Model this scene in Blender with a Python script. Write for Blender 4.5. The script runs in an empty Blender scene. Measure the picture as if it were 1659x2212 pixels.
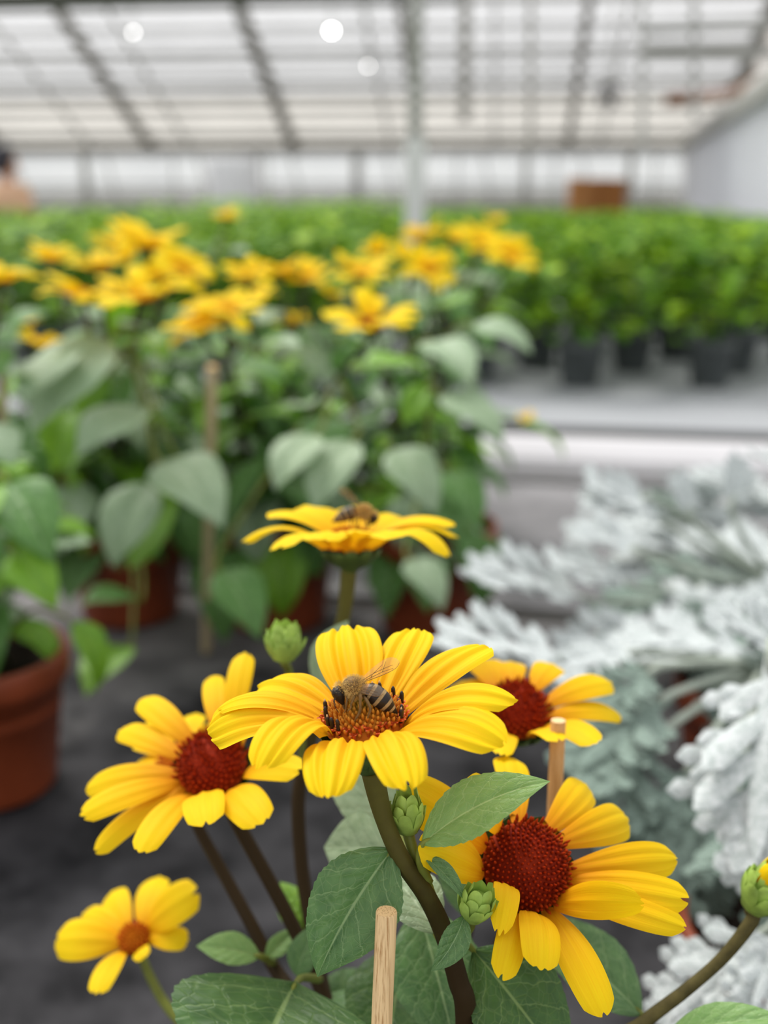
import bpy, math, random
from mathutils import Vector, Matrix, noise
from mathutils.bvhtree import BVHTree

R = math.radians
rnd = random.Random(11)
scn = bpy.context.scene
COL = scn.collection

# ------------------------------------------------------------------ camera
W, H, F = 1659.0, 2212.0, 2400.0          # picture frame and focal length in its pixels
PITCH = R(15.7)
CAM = Vector((0, 0, 0.40))                # bench tops lie near z = 0
FWD = Vector((0, math.cos(PITCH), -math.sin(PITCH)))
UP = Vector((0, math.sin(PITCH), math.cos(PITCH)))
RT = Vector((1, 0, 0))
FOCUS = 0.250
cd = bpy.data.cameras.new('camera')
cam = bpy.data.objects.new('camera', cd)
COL.objects.link(cam)
cam.location = CAM
cam.rotation_euler = (R(90) - PITCH, 0, 0)
cd.sensor_width = 36
cd.sensor_fit = 'AUTO'
cd.lens = F / H * 36
cd.clip_start = 0.01
cd.clip_end = 400
cd.dof.use_dof = True
cd.dof.focus_distance = FOCUS
cd.dof.aperture_fstop = cd.lens / 4.7
scn.camera = cam

# ------------------------------------------------------------------ sky, sun, exposure
world = bpy.data.worlds.new('overcast_sky')
scn.world = world
world.use_nodes = True
wn = world.node_tree
wn.nodes.clear()
w_out = wn.nodes.new('ShaderNodeOutputWorld')
w_bg = wn.nodes.new('ShaderNodeBackground')
w_tc = wn.nodes.new('ShaderNodeTexCoord')
w_sep = wn.nodes.new('ShaderNodeSeparateXYZ')
w_rmp = wn.nodes.new('ShaderNodeValToRGB')
wn.links.new(w_tc.outputs['Generated'], w_sep.inputs[0])
wn.links.new(w_sep.outputs['Z'], w_rmp.inputs[0])
wn.links.new(w_rmp.outputs[0], w_bg.inputs[0])
wn.links.new(w_bg.outputs[0], w_out.inputs[0])
w_rmp.color_ramp.elements[0].position = 0.0
w_rmp.color_ramp.elements[0].color = (0.72, 0.73, 0.74, 1)
w_rmp.color_ramp.elements[1].position = 0.7
w_rmp.color_ramp.elements[1].color = (0.92, 0.93, 0.95, 1)
w_bg.inputs[1].default_value = 0.92
sd = bpy.data.lights.new('hazy_sun', 'SUN')
sd.energy = 2.7
sd.angle = R(28)
sd.color = (1.0, 0.97, 0.92)
sun = bpy.data.objects.new('hazy_sun', sd)
COL.objects.link(sun)
sun.rotation_euler = (R(-28), R(-22), 0)
scn.view_settings.view_transform = 'Standard'
scn.view_settings.look = 'None'
scn.view_settings.gamma = 1.0
scn.view_settings.use_curve_mapping = False
scn.view_settings.exposure = 0.36
cy = scn.cycles
cy.use_denoising = True
cy.max_bounces = 7
cy.diffuse_bounces = 3
cy.glossy_bounces = 3
cy.transmission_bounces = 4
cy.transparent_max_bounces = 12
cy.caustics_reflective = False
cy.caustics_refractive = False
cy.sample_clamp_indirect = 4.0

# ------------------------------------------------------------------ projection helpers
def ray(u, v):
    return FWD + RT * ((u - 829.5) / F) + UP * ((1106 - v) / F)
def at(u, v, d):
    return CAM + ray(u, v) * d
def ground(u, v, z=0.0):
    r = ray(u, v)
    return CAM + r * ((z - CAM.z) / r.z)
def proj(p):
    q = p - CAM
    d = q.dot(FWD)
    return (829.5 + F * q.dot(RT) / d, 1106 - F * q.dot(UP) / d, d)
def camdir(x, y, z):
    "right, up, towards the lens"
    return (RT * x + UP * y - FWD * z).normalized()

# ------------------------------------------------------------------ node helpers
def new_mat(name):
    m = bpy.data.materials.new(name)
    m.use_nodes = True
    m.node_tree.nodes.clear()
    return m, m.node_tree
def nd(nt, t, **kw):
    n = nt.nodes.new('ShaderNode' + t)
    for k, v in kw.items():
        setattr(n, k, v)
    return n
def setin(n, **kw):
    for k, v in kw.items():
        n.inputs[k.replace('_', ' ')].default_value = v
def math_n(nt, op, a, b=None, c=None):
    n = nd(nt, 'Math', operation=op)
    for i, x in enumerate((a, b, c)):
        if x is None:
            continue
        if isinstance(x, (int, float)):
            n.inputs[i].default_value = x
        else:
            nt.links.new(x, n.inputs[i])
    return n.outputs[0]
def ramp(nt, fac, stops):
    n = nd(nt, 'ValToRGB')
    e = n.color_ramp.elements
    while len(e) < len(stops):
        e.new(0.5)
    for i, (p, c) in enumerate(stops):
        e[i].position = p
        e[i].color = (c[0], c[1], c[2], 1) if not isinstance(c, (int, float)) else (c, c, c, 1)
    nt.links.new(fac, n.inputs[0])
    return n.outputs[0]
def mixc(nt, fac, a, b, mode='MIX'):
    n = nd(nt, 'Mix', data_type='RGBA', blend_type=mode)
    for idx, x in ((0, fac), (6, a), (7, b)):
        if isinstance(x, (int, float)):
            n.inputs[idx].default_value = x
        elif isinstance(x, tuple):
            n.inputs[idx].default_value = (x[0], x[1], x[2], 1)
        else:
            nt.links.new(x, n.inputs[idx])
    return n.outputs[2]
def noise_n(nt, scale, detail=3, rough=0.5, vec=None):
    n = nd(nt, 'TexNoise')
    n.inputs['Scale'].default_value = scale
    n.inputs['Detail'].default_value = detail
    n.inputs['Roughness'].default_value = rough
    if vec is None:
        tc = nd(nt, 'TexCoord')
        vec = tc.outputs['Object']
    nt.links.new(vec, n.inputs['Vector'])
    return n.outputs['Fac']
def bump(nt, h, strength, dist):
    b = nd(nt, 'Bump')
    b.inputs['Strength'].default_value = strength
    b.inputs['Distance'].default_value = dist
    nt.links.new(h, b.inputs['Height'])
    return b.outputs[0]
def finish(nt, col, rough=0.5, spec=0.4, normal=None, transl=0.0, tcol=None, sheen=0.0, metal=0.0, coat=0.0):
    p = nd(nt, 'BsdfPrincipled')
    if isinstance(col, tuple):
        p.inputs['Base Color'].default_value = (*col, 1)
    else:
        nt.links.new(col, p.inputs['Base Color'])
    if isinstance(rough, (int, float)):
        p.inputs['Roughness'].default_value = rough
    else:
        nt.links.new(rough, p.inputs['Roughness'])
    p.inputs['Specular IOR Level'].default_value = spec
    p.inputs['Sheen Weight'].default_value = sheen
    p.inputs['Metallic'].default_value = metal
    p.inputs['Coat Weight'].default_value = coat
    if normal is not None:
        nt.links.new(normal, p.inputs['Normal'])
    o = nd(nt, 'OutputMaterial')
    s = p.outputs[0]
    if transl > 0:
        t = nd(nt, 'BsdfTranslucent')
        c = tcol if tcol is not None else col
        if isinstance(c, tuple):
            t.inputs[0].default_value = (*c, 1)
        else:
            nt.links.new(c, t.inputs[0])
        if normal is not None:
            nt.links.new(normal, t.inputs['Normal'])
        mx = nd(nt, 'MixShader')
        mx.inputs[0].default_value = transl
        nt.links.new(s, mx.inputs[1])
        nt.links.new(t.outputs[0], mx.inputs[2])
        s = mx.outputs[0]
    nt.links.new(s, o.inputs[0])
def plain(name, col, rough=0.5, spec=0.4, var=0.0, scale=20.0, **kw):
    m, nt = new_mat(name)
    c = col
    if var > 0:
        n = noise_n(nt, scale, 4)
        lo = tuple(x * (1 - var) for x in col)
        hi = tuple(min(1, x * (1 + var)) for x in col)
        c = ramp(nt, n, [(0.3, lo), (0.7, hi)])
    finish(nt, c, rough, spec, **kw)
    return m

def uv_sep(nt):
    tc = nd(nt, 'TexCoord')
    s = nd(nt, 'SeparateXYZ')
    nt.links.new(tc.outputs['UV'], s.inputs[0])
    return s.outputs[0], s.outputs[1], tc.outputs['UV']

def petal_mat(name, base, mid, tip, reach):
    m, nt = new_mat(name)
    u, v, uv = uv_sep(nt)
    mp = nd(nt, 'Mapping')
    mp.inputs['Scale'].default_value = (26, 1.6, 1)
    nt.links.new(uv, mp.inputs[0])
    st = noise_n(nt, 1.0, 3, 0.6, mp.outputs[0])
    vv = math_n(nt, 'ADD', v, math_n(nt, 'MULTIPLY', math_n(nt, 'SUBTRACT', st, 0.5), 0.22))
    c = ramp(nt, vv, [(0.0, base), (reach, mid), (min(0.95, reach + 0.45), tip)])
    c2 = mixc(nt, 0.22, c, ramp(nt, st, [(0.35, (0.86, 0.42, 0.005)), (0.62, (0.98, 0.70, 0.010))]))
    nrm = bump(nt, st, 0.25, 0.0004)
    finish(nt, c2, 0.6, 0.12, nrm, transl=0.30, tcol=c)
    return m

def leaf_mat(name, dark, light, vein, nveins=6.0, slope=1.6, transl=0.22, rough=0.46, spec=0.42, veinw=0.045, sheen=0.0):
    m, nt = new_mat(name)
    u, v, uv = uv_sep(nt)
    d = math_n(nt, 'MULTIPLY', math_n(nt, 'ABSOLUTE', math_n(nt, 'SUBTRACT', u, 0.5)), 2.0)
    wob = noise_n(nt, 9.0, 2, 0.5, uv)
    ph = math_n(nt, 'SUBTRACT', math_n(nt, 'MULTIPLY', v, nveins), math_n(nt, 'MULTIPLY', math_n(nt, 'POWER', d, 0.8), slope))
    ph = math_n(nt, 'ADD', ph, math_n(nt, 'MULTIPLY', math_n(nt, 'SUBTRACT', wob, 0.5), 0.5))
    fr = math_n(nt, 'FRACT', math_n(nt, 'ADD', ph, 4.0))
    tri = math_n(nt, 'ABSOLUTE', math_n(nt, 'SUBTRACT', fr, 0.5))
    lat = ramp(nt, tri, [(0.0, 1.0), (veinw, 0.0)])
    mid = ramp(nt, d, [(0.0, 1.0), (0.018, 0.9), (0.036, 0.0)])
    vor = nd(nt, 'TexVoronoi', feature='DISTANCE_TO_EDGE')
    mp = nd(nt, 'Mapping')
    mp.inputs['Scale'].default_value = (10, 17, 1)
    nt.links.new(uv, mp.inputs[0])
    nt.links.new(mp.outputs[0], vor.inputs['Vector'])
    vor.inputs['Scale'].default_value = 1.0
    net = ramp(nt, vor.outputs['Distance'], [(0.0, 1.0), (0.07, 0.0)])
    n = noise_n(nt, 5.0, 4, 0.6, uv)
    base = ramp(nt, n, [(0.3, dark), (0.72, light)])
    c = mixc(nt, math_n(nt, 'MULTIPLY', net, 0.22), base, vein)
    c = mixc(nt, math_n(nt, 'MULTIPLY', lat, 0.5), c, vein)
    c = mixc(nt, math_n(nt, 'MULTIPLY', mid, 0.85), c, vein)
    hgt = math_n(nt, 'SUBTRACT', math_n(nt, 'MINIMUM', math_n(nt, 'MULTIPLY', tri, 2.2), 0.8), math_n(nt, 'MULTIPLY', net, 0.25))
    nrm = bump(nt, hgt, 0.35, 0.0012)
    finish(nt, c, rough, spec, nrm, transl=transl, tcol=mixc(nt, 0.6, c, tuple(min(1, x * 1.6) for x in light)), sheen=sheen)
    return m

M = {}
M['petal'] = petal_mat('petal_yellow', (0.86, 0.36, 0.006), (0.95, 0.53, 0.006), (0.97, 0.68, 0.008), 0.25)
M['petal_main'] = petal_mat('petal_yellow_gold', (0.84, 0.36, 0.006), (0.94, 0.49, 0.006), (0.97, 0.68, 0.008), 0.42)
M['petal_mid'] = petal_mat('petal_bright_yellow', (0.94, 0.47, 0.006), (0.98, 0.62, 0.007), (0.99, 0.74, 0.010), 0.2)
M['petal_orange'] = petal_mat('petal_yellow_orange_base', (0.72, 0.17, 0.005), (0.94, 0.50, 0.006), (0.97, 0.66, 0.008), 0.40)
M['leaf'] = leaf_mat('leaf_green', (0.062, 0.150, 0.048), (0.135, 0.265, 0.085), (0.34, 0.48, 0.22), rough=0.42)
M['leaf_light'] = leaf_mat('leaf_light_green', (0.155, 0.32, 0.085), (0.26, 0.44, 0.14), (0.42, 0.58, 0.25), veinw=0.05)
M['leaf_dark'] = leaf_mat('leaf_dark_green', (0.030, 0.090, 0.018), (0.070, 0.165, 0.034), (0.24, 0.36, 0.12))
M['leaf_pale'] = leaf_mat('leaf_grey_green_sheen', (0.22, 0.33, 0.18), (0.38, 0.50, 0.32), (0.48, 0.60, 0.40))  # grey-green paled further, sky sheen on the leaf tops put into the colour
M['leaf_mid'] = leaf_mat('leaf_mid_green', (0.036, 0.135, 0.012), (0.140, 0.30, 0.075), (0.33, 0.48, 0.22), rough=0.45, spec=0.36)
M['leaf_mid_bright'] = leaf_mat('leaf_young_green', (0.10, 0.29, 0.006), (0.22, 0.43, 0.012), (0.27, 0.42, 0.10), rough=0.45, spec=0.5)

def stem_mat(name, top, bottom, z0, z1):
    m, nt = new_mat(name)
    g = nd(nt, 'NewGeometry')
    s = nd(nt, 'SeparateXYZ')
    nt.links.new(g.outputs['Position'], s.inputs[0])
    n = noise_n(nt, 300, 3)
    t = math_n(nt, 'DIVIDE', math_n(nt, 'SUBTRACT', s.outputs[2], z0), z1 - z0)
    t = math_n(nt, 'ADD', t, math_n(nt, 'MULTIPLY', math_n(nt, 'SUBTRACT', n, 0.5), 0.4))
    c = ramp(nt, t, [(0.05, bottom), (0.95, top)])
    finish(nt, c, 0.6, 0.14, bump(nt, n, 0.3, 0.0003))
    return m
M['stem'] = stem_mat('stem_green_to_brown', (0.115, 0.110, 0.020), (0.036, 0.022, 0.008), 0.225, 0.290)
M['stem_mid'] = plain('stem_brown_green', (0.045, 0.05, 0.02), 0.5, 0.3, 0.4, 60)
M['stem_olive'] = plain('stem_olive_brown', (0.085, 0.070, 0.022), 0.6, 0.15, 0.35, 260)
M['stem_green'] = plain('stem_olive', (0.16, 0.19, 0.03), 0.5, 0.3, 0.25, 200)
M['bud'] = plain('bud_green', (0.36, 0.52, 0.10), 0.5, 0.35, 0.3, 220, transl=0.2)
M['bud_dark'] = plain('calyx_green', (0.075, 0.125, 0.028), 0.5, 0.35, 0.35, 220, transl=0.12)

def disc_mat(name, stops, tipc):
    m, nt = new_mat(name)
    u, v, uv = uv_sep(nt)
    n = noise_n(nt, 700, 3)
    c = ramp(nt, math_n(nt, 'ADD', u, math_n(nt, 'MULTIPLY', math_n(nt, 'SUBTRACT', n, 0.5), 0.25)), stops)
    c = mixc(nt, ramp(nt, v, [(0.45, 0.0), (1.0, 0.6)]), c, tipc)
    finish(nt, c, 0.7, 0.10)
    return m
M['disc_tan'] = disc_mat('disc_orange_tan', [(0.0, (0.16, 0.24, 0.02)), (0.20, (0.30, 0.22, 0.02)), (0.40, (0.50, 0.20, 0.015)), (1.0, (0.46, 0.11, 0.01))], (0.85, 0.47, 0.07))
M['disc_red'] = disc_mat('disc_dark_red', [(0.0, (0.24, 0.018, 0.003)), (0.6, (0.19, 0.011, 0.002)), (1.0, (0.30, 0.040, 0.004))], (0.70, 0.060, 0.005))
M['disc_orange'] = disc_mat('disc_orange_red', [(0.0, (0.62, 0.22, 0.01)), (1.0, (0.50, 0.10, 0.008))], (0.72, 0.26, 0.02))
M['disc_amber'] = disc_mat('disc_amber', [(0.0, (0.70, 0.36, 0.015)), (1.0, (0.62, 0.22, 0.010))], (0.80, 0.42, 0.02))
M['floret'] = plain('floret_orange_red', (0.62, 0.10, 0.018), 0.5, 0.3, 0.4, 900, transl=0.2)
M['anther'] = plain('anther_brown_black', (0.018, 0.011, 0.008), 0.45, 0.4)
M['pollen'] = plain('pollen_cream', (0.60, 0.40, 0.22), 0.8, 0.1)

# bamboo
def bamboo_mat(name, base, dark):
    m, nt = new_mat(name)
    tc = nd(nt, 'TexCoord')
    mp = nd(nt, 'Mapping')
    mp.inputs['Scale'].default_value = (2600, 2600, 8)
    nt.links.new(tc.outputs['Object'], mp.inputs[0])
    n = noise_n(nt, 1.0, 3, 0.6, mp.outputs[0])
    c = ramp(nt, n, [(0.30, dark), (0.50, base), (0.75, tuple(min(1, x * 1.15) for x in base))])
    finish(nt, c, 0.55, 0.3, bump(nt, n, 0.2, 0.0002))
    return m
M['bamboo'] = bamboo_mat('bamboo_side', (0.80, 0.56, 0.29), (0.42, 0.21, 0.07))
M['bamboo_end'] = None
m, nt = new_mat('bamboo_cut_end')
v_ = nd(nt, 'TexVoronoi')
tc_ = nd(nt, 'TexCoord')
nt.links.new(tc_.outputs['Object'], v_.inputs['Vector'])
v_.inputs['Scale'].default_value = 2600
c_ = ramp(nt, v_.outputs['Distance'], [(0.15, (0.36, 0.20, 0.075)), (0.42, (0.78, 0.56, 0.30))])
finish(nt, c_, 0.7, 0.2)
M['bamboo_end'] = m
M['bamboo_tan'] = bamboo_mat('bamboo_orange', (0.62, 0.34, 0.13), (0.46, 0.22, 0.07))
M['bamboo_far'] = bamboo_mat('bamboo_pale', (0.52, 0.42, 0.24), (0.32, 0.24, 0.12))

M['pot'] = plain('terracotta_plastic', (0.25, 0.050, 0.016), 0.45, 0.4, 0.2, 25)
M['soil'] = plain('peat_soil', (0.020, 0.014, 0.010), 0.95, 0.1, 0.6, 120)
M['pot_grey'] = plain('grey_plastic_pot', (0.075, 0.085, 0.085), 0.5, 0.35, 0.2, 20)
M['felt'] = None
m, nt = new_mat('silver_felt_leaf')
n_ = noise_n(nt, 40, 4)
c_ = ramp(nt, n_, [(0.30, (0.40, 0.46, 0.44)), (0.66, (0.74, 0.77, 0.77))])
finish(nt, c_, 0.9, 0.15, transl=0.10, sheen=0.25)
M['felt'] = m
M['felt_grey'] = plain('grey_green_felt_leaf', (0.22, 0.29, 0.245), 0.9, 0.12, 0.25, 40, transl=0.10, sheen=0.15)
M['felt_stem'] = plain('felted_stem', (0.36, 0.40, 0.34), 0.9, 0.1, 0.2, 40)

# woven ground cover
def cloth(name, dark, light, rough, big, lit_tone=None):
    m, nt = new_mat(name)
    tc = nd(nt, 'TexCoord')
    w1 = nd(nt, 'TexWave', wave_type='BANDS', bands_direction='X')
    w2 = nd(nt, 'TexWave', wave_type='BANDS', bands_direction='Y')
    for w in (w1, w2):
        nt.links.new(tc.outputs['Object'], w.inputs['Vector'])
        w.inputs['Scale'].default_value = 170
        w.inputs['Distortion'].default_value = 1.2
    wv = math_n(nt, 'MULTIPLY', w1.outputs['Fac'], w2.outputs['Fac'])
    n = noise_n(nt, big, 6, 0.62, tc.outputs['Object'])
    c = ramp(nt, n, [(0.36, dark), (0.70, light)])
    if lit_tone:                                              # brighter light on the far half, painted into the colour with noise
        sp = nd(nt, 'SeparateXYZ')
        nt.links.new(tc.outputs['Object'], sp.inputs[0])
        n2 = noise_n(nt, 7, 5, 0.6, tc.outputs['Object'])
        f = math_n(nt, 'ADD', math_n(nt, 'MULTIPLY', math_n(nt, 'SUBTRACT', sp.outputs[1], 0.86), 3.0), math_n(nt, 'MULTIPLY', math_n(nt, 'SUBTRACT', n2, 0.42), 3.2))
        c = mixc(nt, ramp(nt, f, [(0.0, 0.0), (0.8, 0.9)]), c, lit_tone)
    c = mixc(nt, math_n(nt, 'MULTIPLY', wv, 0.25), c, tuple(min(1, x * 1.7) for x in light))
    finish(nt, c, rough, 0.15, bump(nt, wv, 0.35, 0.0006))
    return m
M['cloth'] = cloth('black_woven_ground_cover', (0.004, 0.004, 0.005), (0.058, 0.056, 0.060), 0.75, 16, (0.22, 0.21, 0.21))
M['cloth_grey'] = cloth('grey_dusty_ground_cover', (0.12, 0.117, 0.12), (0.27, 0.262, 0.268), 0.7, 8)
M['alu'] = plain('brushed_aluminium', (0.66, 0.645, 0.66), 0.5, 0.35, 0.05, 5)
M['alu_dark'] = plain('dull_aluminium', (0.30, 0.295, 0.28), 0.55, 0.4, 0.1, 8)
m, nt = new_mat('striped_bench_mat')
tc_ = nd(nt, 'TexCoord')
w_ = nd(nt, 'TexWave', wave_type='BANDS', bands_direction='Y')
nt.links.new(tc_.outputs['Object'], w_.inputs['Vector'])
w_.inputs['Scale'].default_value = 9
w_.inputs['Distortion'].default_value = 0.6
finish(nt, ramp(nt, w_.outputs['Fac'], [(0.2, (0.29, 0.30, 0.315)), (0.8, (0.37, 0.38, 0.395))]), 0.7, 0.2)
M['bench_mat'] = m
M['frame'] = plain('galvanised_grey', (0.36, 0.36, 0.335), 0.6, 0.3, 0.1, 3)
M['frame_dark'] = plain('weathered_olive_grey', (0.25, 0.24, 0.21), 0.7, 0.3, 0.15, 3)
M['frame_black'] = plain('dark_olive_steel', (0.07, 0.075, 0.06), 0.7, 0.2, 0.15, 3)
M['white'] = plain('white_paint', (0.74, 0.74, 0.74), 0.5, 0.4, 0.04, 4)
M['panel'] = plain('white_wall_panel', (0.82, 0.83, 0.86), 0.5, 0.4, 0.06, 2)
M['beige'] = plain('pale_beige_panel', (0.74, 0.72, 0.67), 0.7, 0.2, 0.10, 0.8)
M['concrete'] = plain('concrete_floor', (0.33, 0.32, 0.30), 0.85, 0.2, 0.2, 4)
M['gravel'] = plain('pale_outdoor_ground', (0.62, 0.61, 0.58), 0.9, 0.1, 0.15, 0.6)
M['card'] = plain('brown_cardboard', (0.34, 0.15, 0.055), 0.85, 0.1, 0.12, 6)
M['card_dark'] = plain('dark_brown_cardboard', (0.24, 0.095, 0.030), 0.85, 0.1, 0.12, 6)
M['brown'] = plain('rusty_brown', (0.30, 0.15, 0.09), 0.7, 0.2, 0.2, 4)
M['black'] = plain('black_plastic', (0.03, 0.03, 0.033), 0.5, 0.4)

def glass_mat(name, tint, opac, shade):
    m, nt = new_mat(name)
    t = nd(nt, 'BsdfTransparent')
    t.inputs[0].default_value = (*tint, 1)
    tr = nd(nt, 'BsdfTranslucent')
    g = nd(nt, 'TexNoise')
    tc = nd(nt, 'TexCoord')
    nt.links.new(tc.outputs['Object'], g.inputs['Vector'])
    g.inputs['Scale'].default_value = 0.9
    g.inputs['Detail'].default_value = 4
    c = ramp(nt, g.outputs['Fac'], [(0.3, tuple(x * 0.82 for x in shade)), (0.7, shade)])
    nt.links.new(c, tr.inputs[0])
    mx = nd(nt, 'MixShader')
    mx.inputs[0].default_value = opac
    nt.links.new(t.outputs[0], mx.inputs[1])
    nt.links.new(tr.outputs[0], mx.inputs[2])
    gl = nd(nt, 'BsdfGlossy')
    gl.inputs['Roughness'].default_value = 0.15
    m2 = nd(nt, 'MixShader')
    m2.inputs[0].default_value = 0.04
    nt.links.new(mx.outputs[0], m2.inputs[1])
    nt.links.new(gl.outputs[0], m2.inputs[2])
    o = nd(nt, 'OutputMaterial')
    nt.links.new(m2.outputs[0], o.inputs[0])
    return m
M['glass'] = glass_mat('hazy_roof_glass', (0.80, 0.80, 0.82), 0.55, (0.78, 0.78, 0.79))
M['glass_wall'] = glass_mat('dusty_wall_glass', (0.82, 0.84, 0.86), 0.40, (0.74, 0.74, 0.71))
M['blind'] = glass_mat('pale_beige_shade_cloth', (0.66, 0.635, 0.60), 0.6, (0.66, 0.635, 0.59))
M['screen'] = glass_mat('shade_screen', (0.60, 0.58, 0.56), 0.75, (0.52, 0.49, 0.46))
for nm_, st_ in (('lamp', 22), ('lamp_dim', 7)):
  m, nt = new_mat('lit_lamp_glass')
  e_ = nd(nt, 'Emission')
  e_.inputs[0].default_value = (1, 0.99, 0.96, 1)
  e_.inputs[1].default_value = st_
  o_ = nd(nt, 'OutputMaterial')
  nt.links.new(e_.outputs[0], o_.inputs[0])
  M[nm_] = m
# bee
M['bee_black'] = plain('bee_black', (0.014, 0.011, 0.011), 0.42, 0.3)
M['bee_tan'] = plain('bee_band_tan', (0.33, 0.235, 0.115), 0.7, 0.2, 0.25, 900)
M['bee_amber'] = plain('bee_amber', (0.34, 0.15, 0.030), 0.5, 0.3, 0.3, 700)
M['bee_brown'] = plain('bee_brown', (0.15, 0.085, 0.026), 0.6, 0.3, 0.4, 700)
M['bee_fur'] = plain('bee_fur', (0.80, 0.56, 0.20), 0.8, 0.2)
M['vein'] = plain('wing_vein', (0.16, 0.085, 0.03), 0.5, 0.3)
m, nt = new_mat('wing_membrane')
t_ = nd(nt, 'BsdfTransparent')
t_.inputs[0].default_value = (0.95, 0.90, 0.82, 1)
p_ = nd(nt, 'BsdfPrincipled')
p_.inputs['Base Color'].default_value = (0.55, 0.42, 0.30, 1)
p_.inputs['Roughness'].default_value = 0.25
mx_ = nd(nt, 'MixShader')
mx_.inputs[0].default_value = 0.20
o_ = nd(nt, 'OutputMaterial')
nt.links.new(t_.outputs[0], mx_.inputs[1])
nt.links.new(p_.outputs[0], mx_.inputs[2])
nt.links.new(mx_.outputs[0], o_.inputs[0])
M['wing'] = m
M['skin'] = plain('skin', (0.60, 0.36, 0.25), 0.55, 0.3)
M['hair'] = plain('dark_hair', (0.025, 0.022, 0.030), 0.5, 0.4)
M['shirt'] = plain('peach_shirt', (0.66, 0.42, 0.27), 0.8, 0.1, 0.08, 12)
M['trousers'] = plain('navy_trousers', (0.03, 0.04, 0.08), 0.8, 0.1)

# ------------------------------------------------------------------ mesh helpers
class MB:
    "collects pieces of one mesh"
    def __init__(s):
        s.v, s.f, s.uv, s.mi = [], [], [], []
    def add(s, v, f, uv=None, mi=0):
        o = len(s.v)
        s.v += [Vector(p) for p in v]
        s.f += [tuple(i + o for i in q) for q in f]
        s.uv += list(uv) if uv is not None else [(0.5, 0.5)] * len(v)
        s.mi += [mi] * len(f) if isinstance(mi, int) else list(mi)
        return s
    def box(s, lo, hi, mi=0):
        x0, y0, z0 = lo
        x1, y1, z1 = hi
        v = [(x0, y0, z0), (x1, y0, z0), (x1, y1, z0), (x0, y1, z0), (x0, y0, z1), (x1, y0, z1), (x1, y1, z1), (x0, y1, z1)]
        f = [(0, 3, 2, 1), (4, 5, 6, 7), (0, 1, 5, 4), (1, 2, 6, 5), (2, 3, 7, 6), (3, 0, 4, 7)]
        return s.add(v, f, None, mi)
    def beam(s, a, b, w, h, mi=0):
        a, b = Vector(a), Vector(b)
        t = (b - a).normalized()
        up = Vector((0, 0, 1)) if abs(t.z) < 0.95 else Vector((0, 1, 0))
        x = t.cross(up).normalized() * (w / 2)
        y = x.cross(t).normalized() * (h / 2)
        v = [a - x - y, a + x - y, a + x + y, a - x + y, b - x - y, b + x - y, b + x + y, b - x + y]
        f = [(0, 3, 2, 1), (4, 5, 6, 7), (0, 1, 5, 4), (1, 2, 6, 5), (2, 3, 7, 6), (3, 0, 4, 7)]
        return s.add(v, f, None, mi)
    def mesh(s, name, mats, smooth=True):
        me = bpy.data.meshes.new(name)
        me.from_pydata([tuple(p) for p in s.v], [], s.f)
        for m in (mats if isinstance(mats, (list, tuple)) else [mats]):
            me.materials.append(m)
        me.polygons.foreach_set('material_index', s.mi)
        ul = me.uv_layers.new(name='UVMap')
        li = [0] * len(me.loops)
        me.loops.foreach_get('vertex_index', li)
        flat = []
        for i in li:
            flat += s.uv[i]
        ul.data.foreach_set('uv', flat)
        me.polygons.foreach_set('use_smooth', [smooth] * len(me.polygons))
        me.update()
        return me
    def shift(s, off):
        s.v = [p - off for p in s.v]
        return s

ORG = {}                                   # world origin of every thing
def link(name, me, parent=None, mat=None):
    o = bpy.data.objects.new(name, me)
    COL.objects.link(o)
    if parent is not None:
        o.parent = parent
        ORG[o.name] = ORG.get(parent.name, Vector((0, 0, 0)))
    if mat is not None:
        o.matrix_local = mat
    return o
def build(mb, name, mats, parent=None, smooth=True):
    "mesh given in world coordinates; the thing it hangs under sits at ORG"
    if parent is not None:
        mb.shift(ORG[parent.name])
    return link(name, mb.mesh(name, mats, smooth), parent)
def thing(name, loc, label, cat, group=None, rz=0.0):
    o = bpy.data.objects.new(name, None)
    COL.objects.link(o)
    o.empty_display_size = 0.02
    o.location = loc
    o.rotation_euler = (0, 0, rz)
    ORG[o.name] = Vector(loc)
    tag(o, label, cat, group)
    return o
def tag(o, label, cat, group=None, kind=None):
    o['label'] = label
    o['category'] = cat
    if group:
        o['group'] = group
    if kind:
        o['kind'] = kind
    return o

def grid_faces(nu, nv, o=0):
    return [(o + j * (nu + 1) + i, o + j * (nu + 1) + i + 1, o + (j + 1) * (nu + 1) + i + 1, o + (j + 1) * (nu + 1) + i) for j in range(nv) for i in range(nu)]
def catmull(pts, n):
    P = [Vector(p) for p in pts]
    if len(P) == 2:
        return [P[0].lerp(P[1], i / n) for i in range(n + 1)]
    P = [P[0] * 2 - P[1]] + P + [P[-1] * 2 - P[-2]]
    out = []
    k = len(P) - 3
    for i in range(n + 1):
        x = i / n * k
        j = min(int(x), k - 1)
        t = x - j
        a, b, c, d = P[j:j + 4]
        out.append(0.5 * ((2 * b) + (c - a) * t + (2 * a - 5 * b + 4 * c - d) * t * t + (3 * b - a - 3 * c + d) * t ** 3))
    return out
def interp(vals, t):
    x = t * (len(vals) - 1)
    j = min(int(x), len(vals) - 2)
    return vals[j] + (vals[j + 1] - vals[j]) * (x - j)
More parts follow.
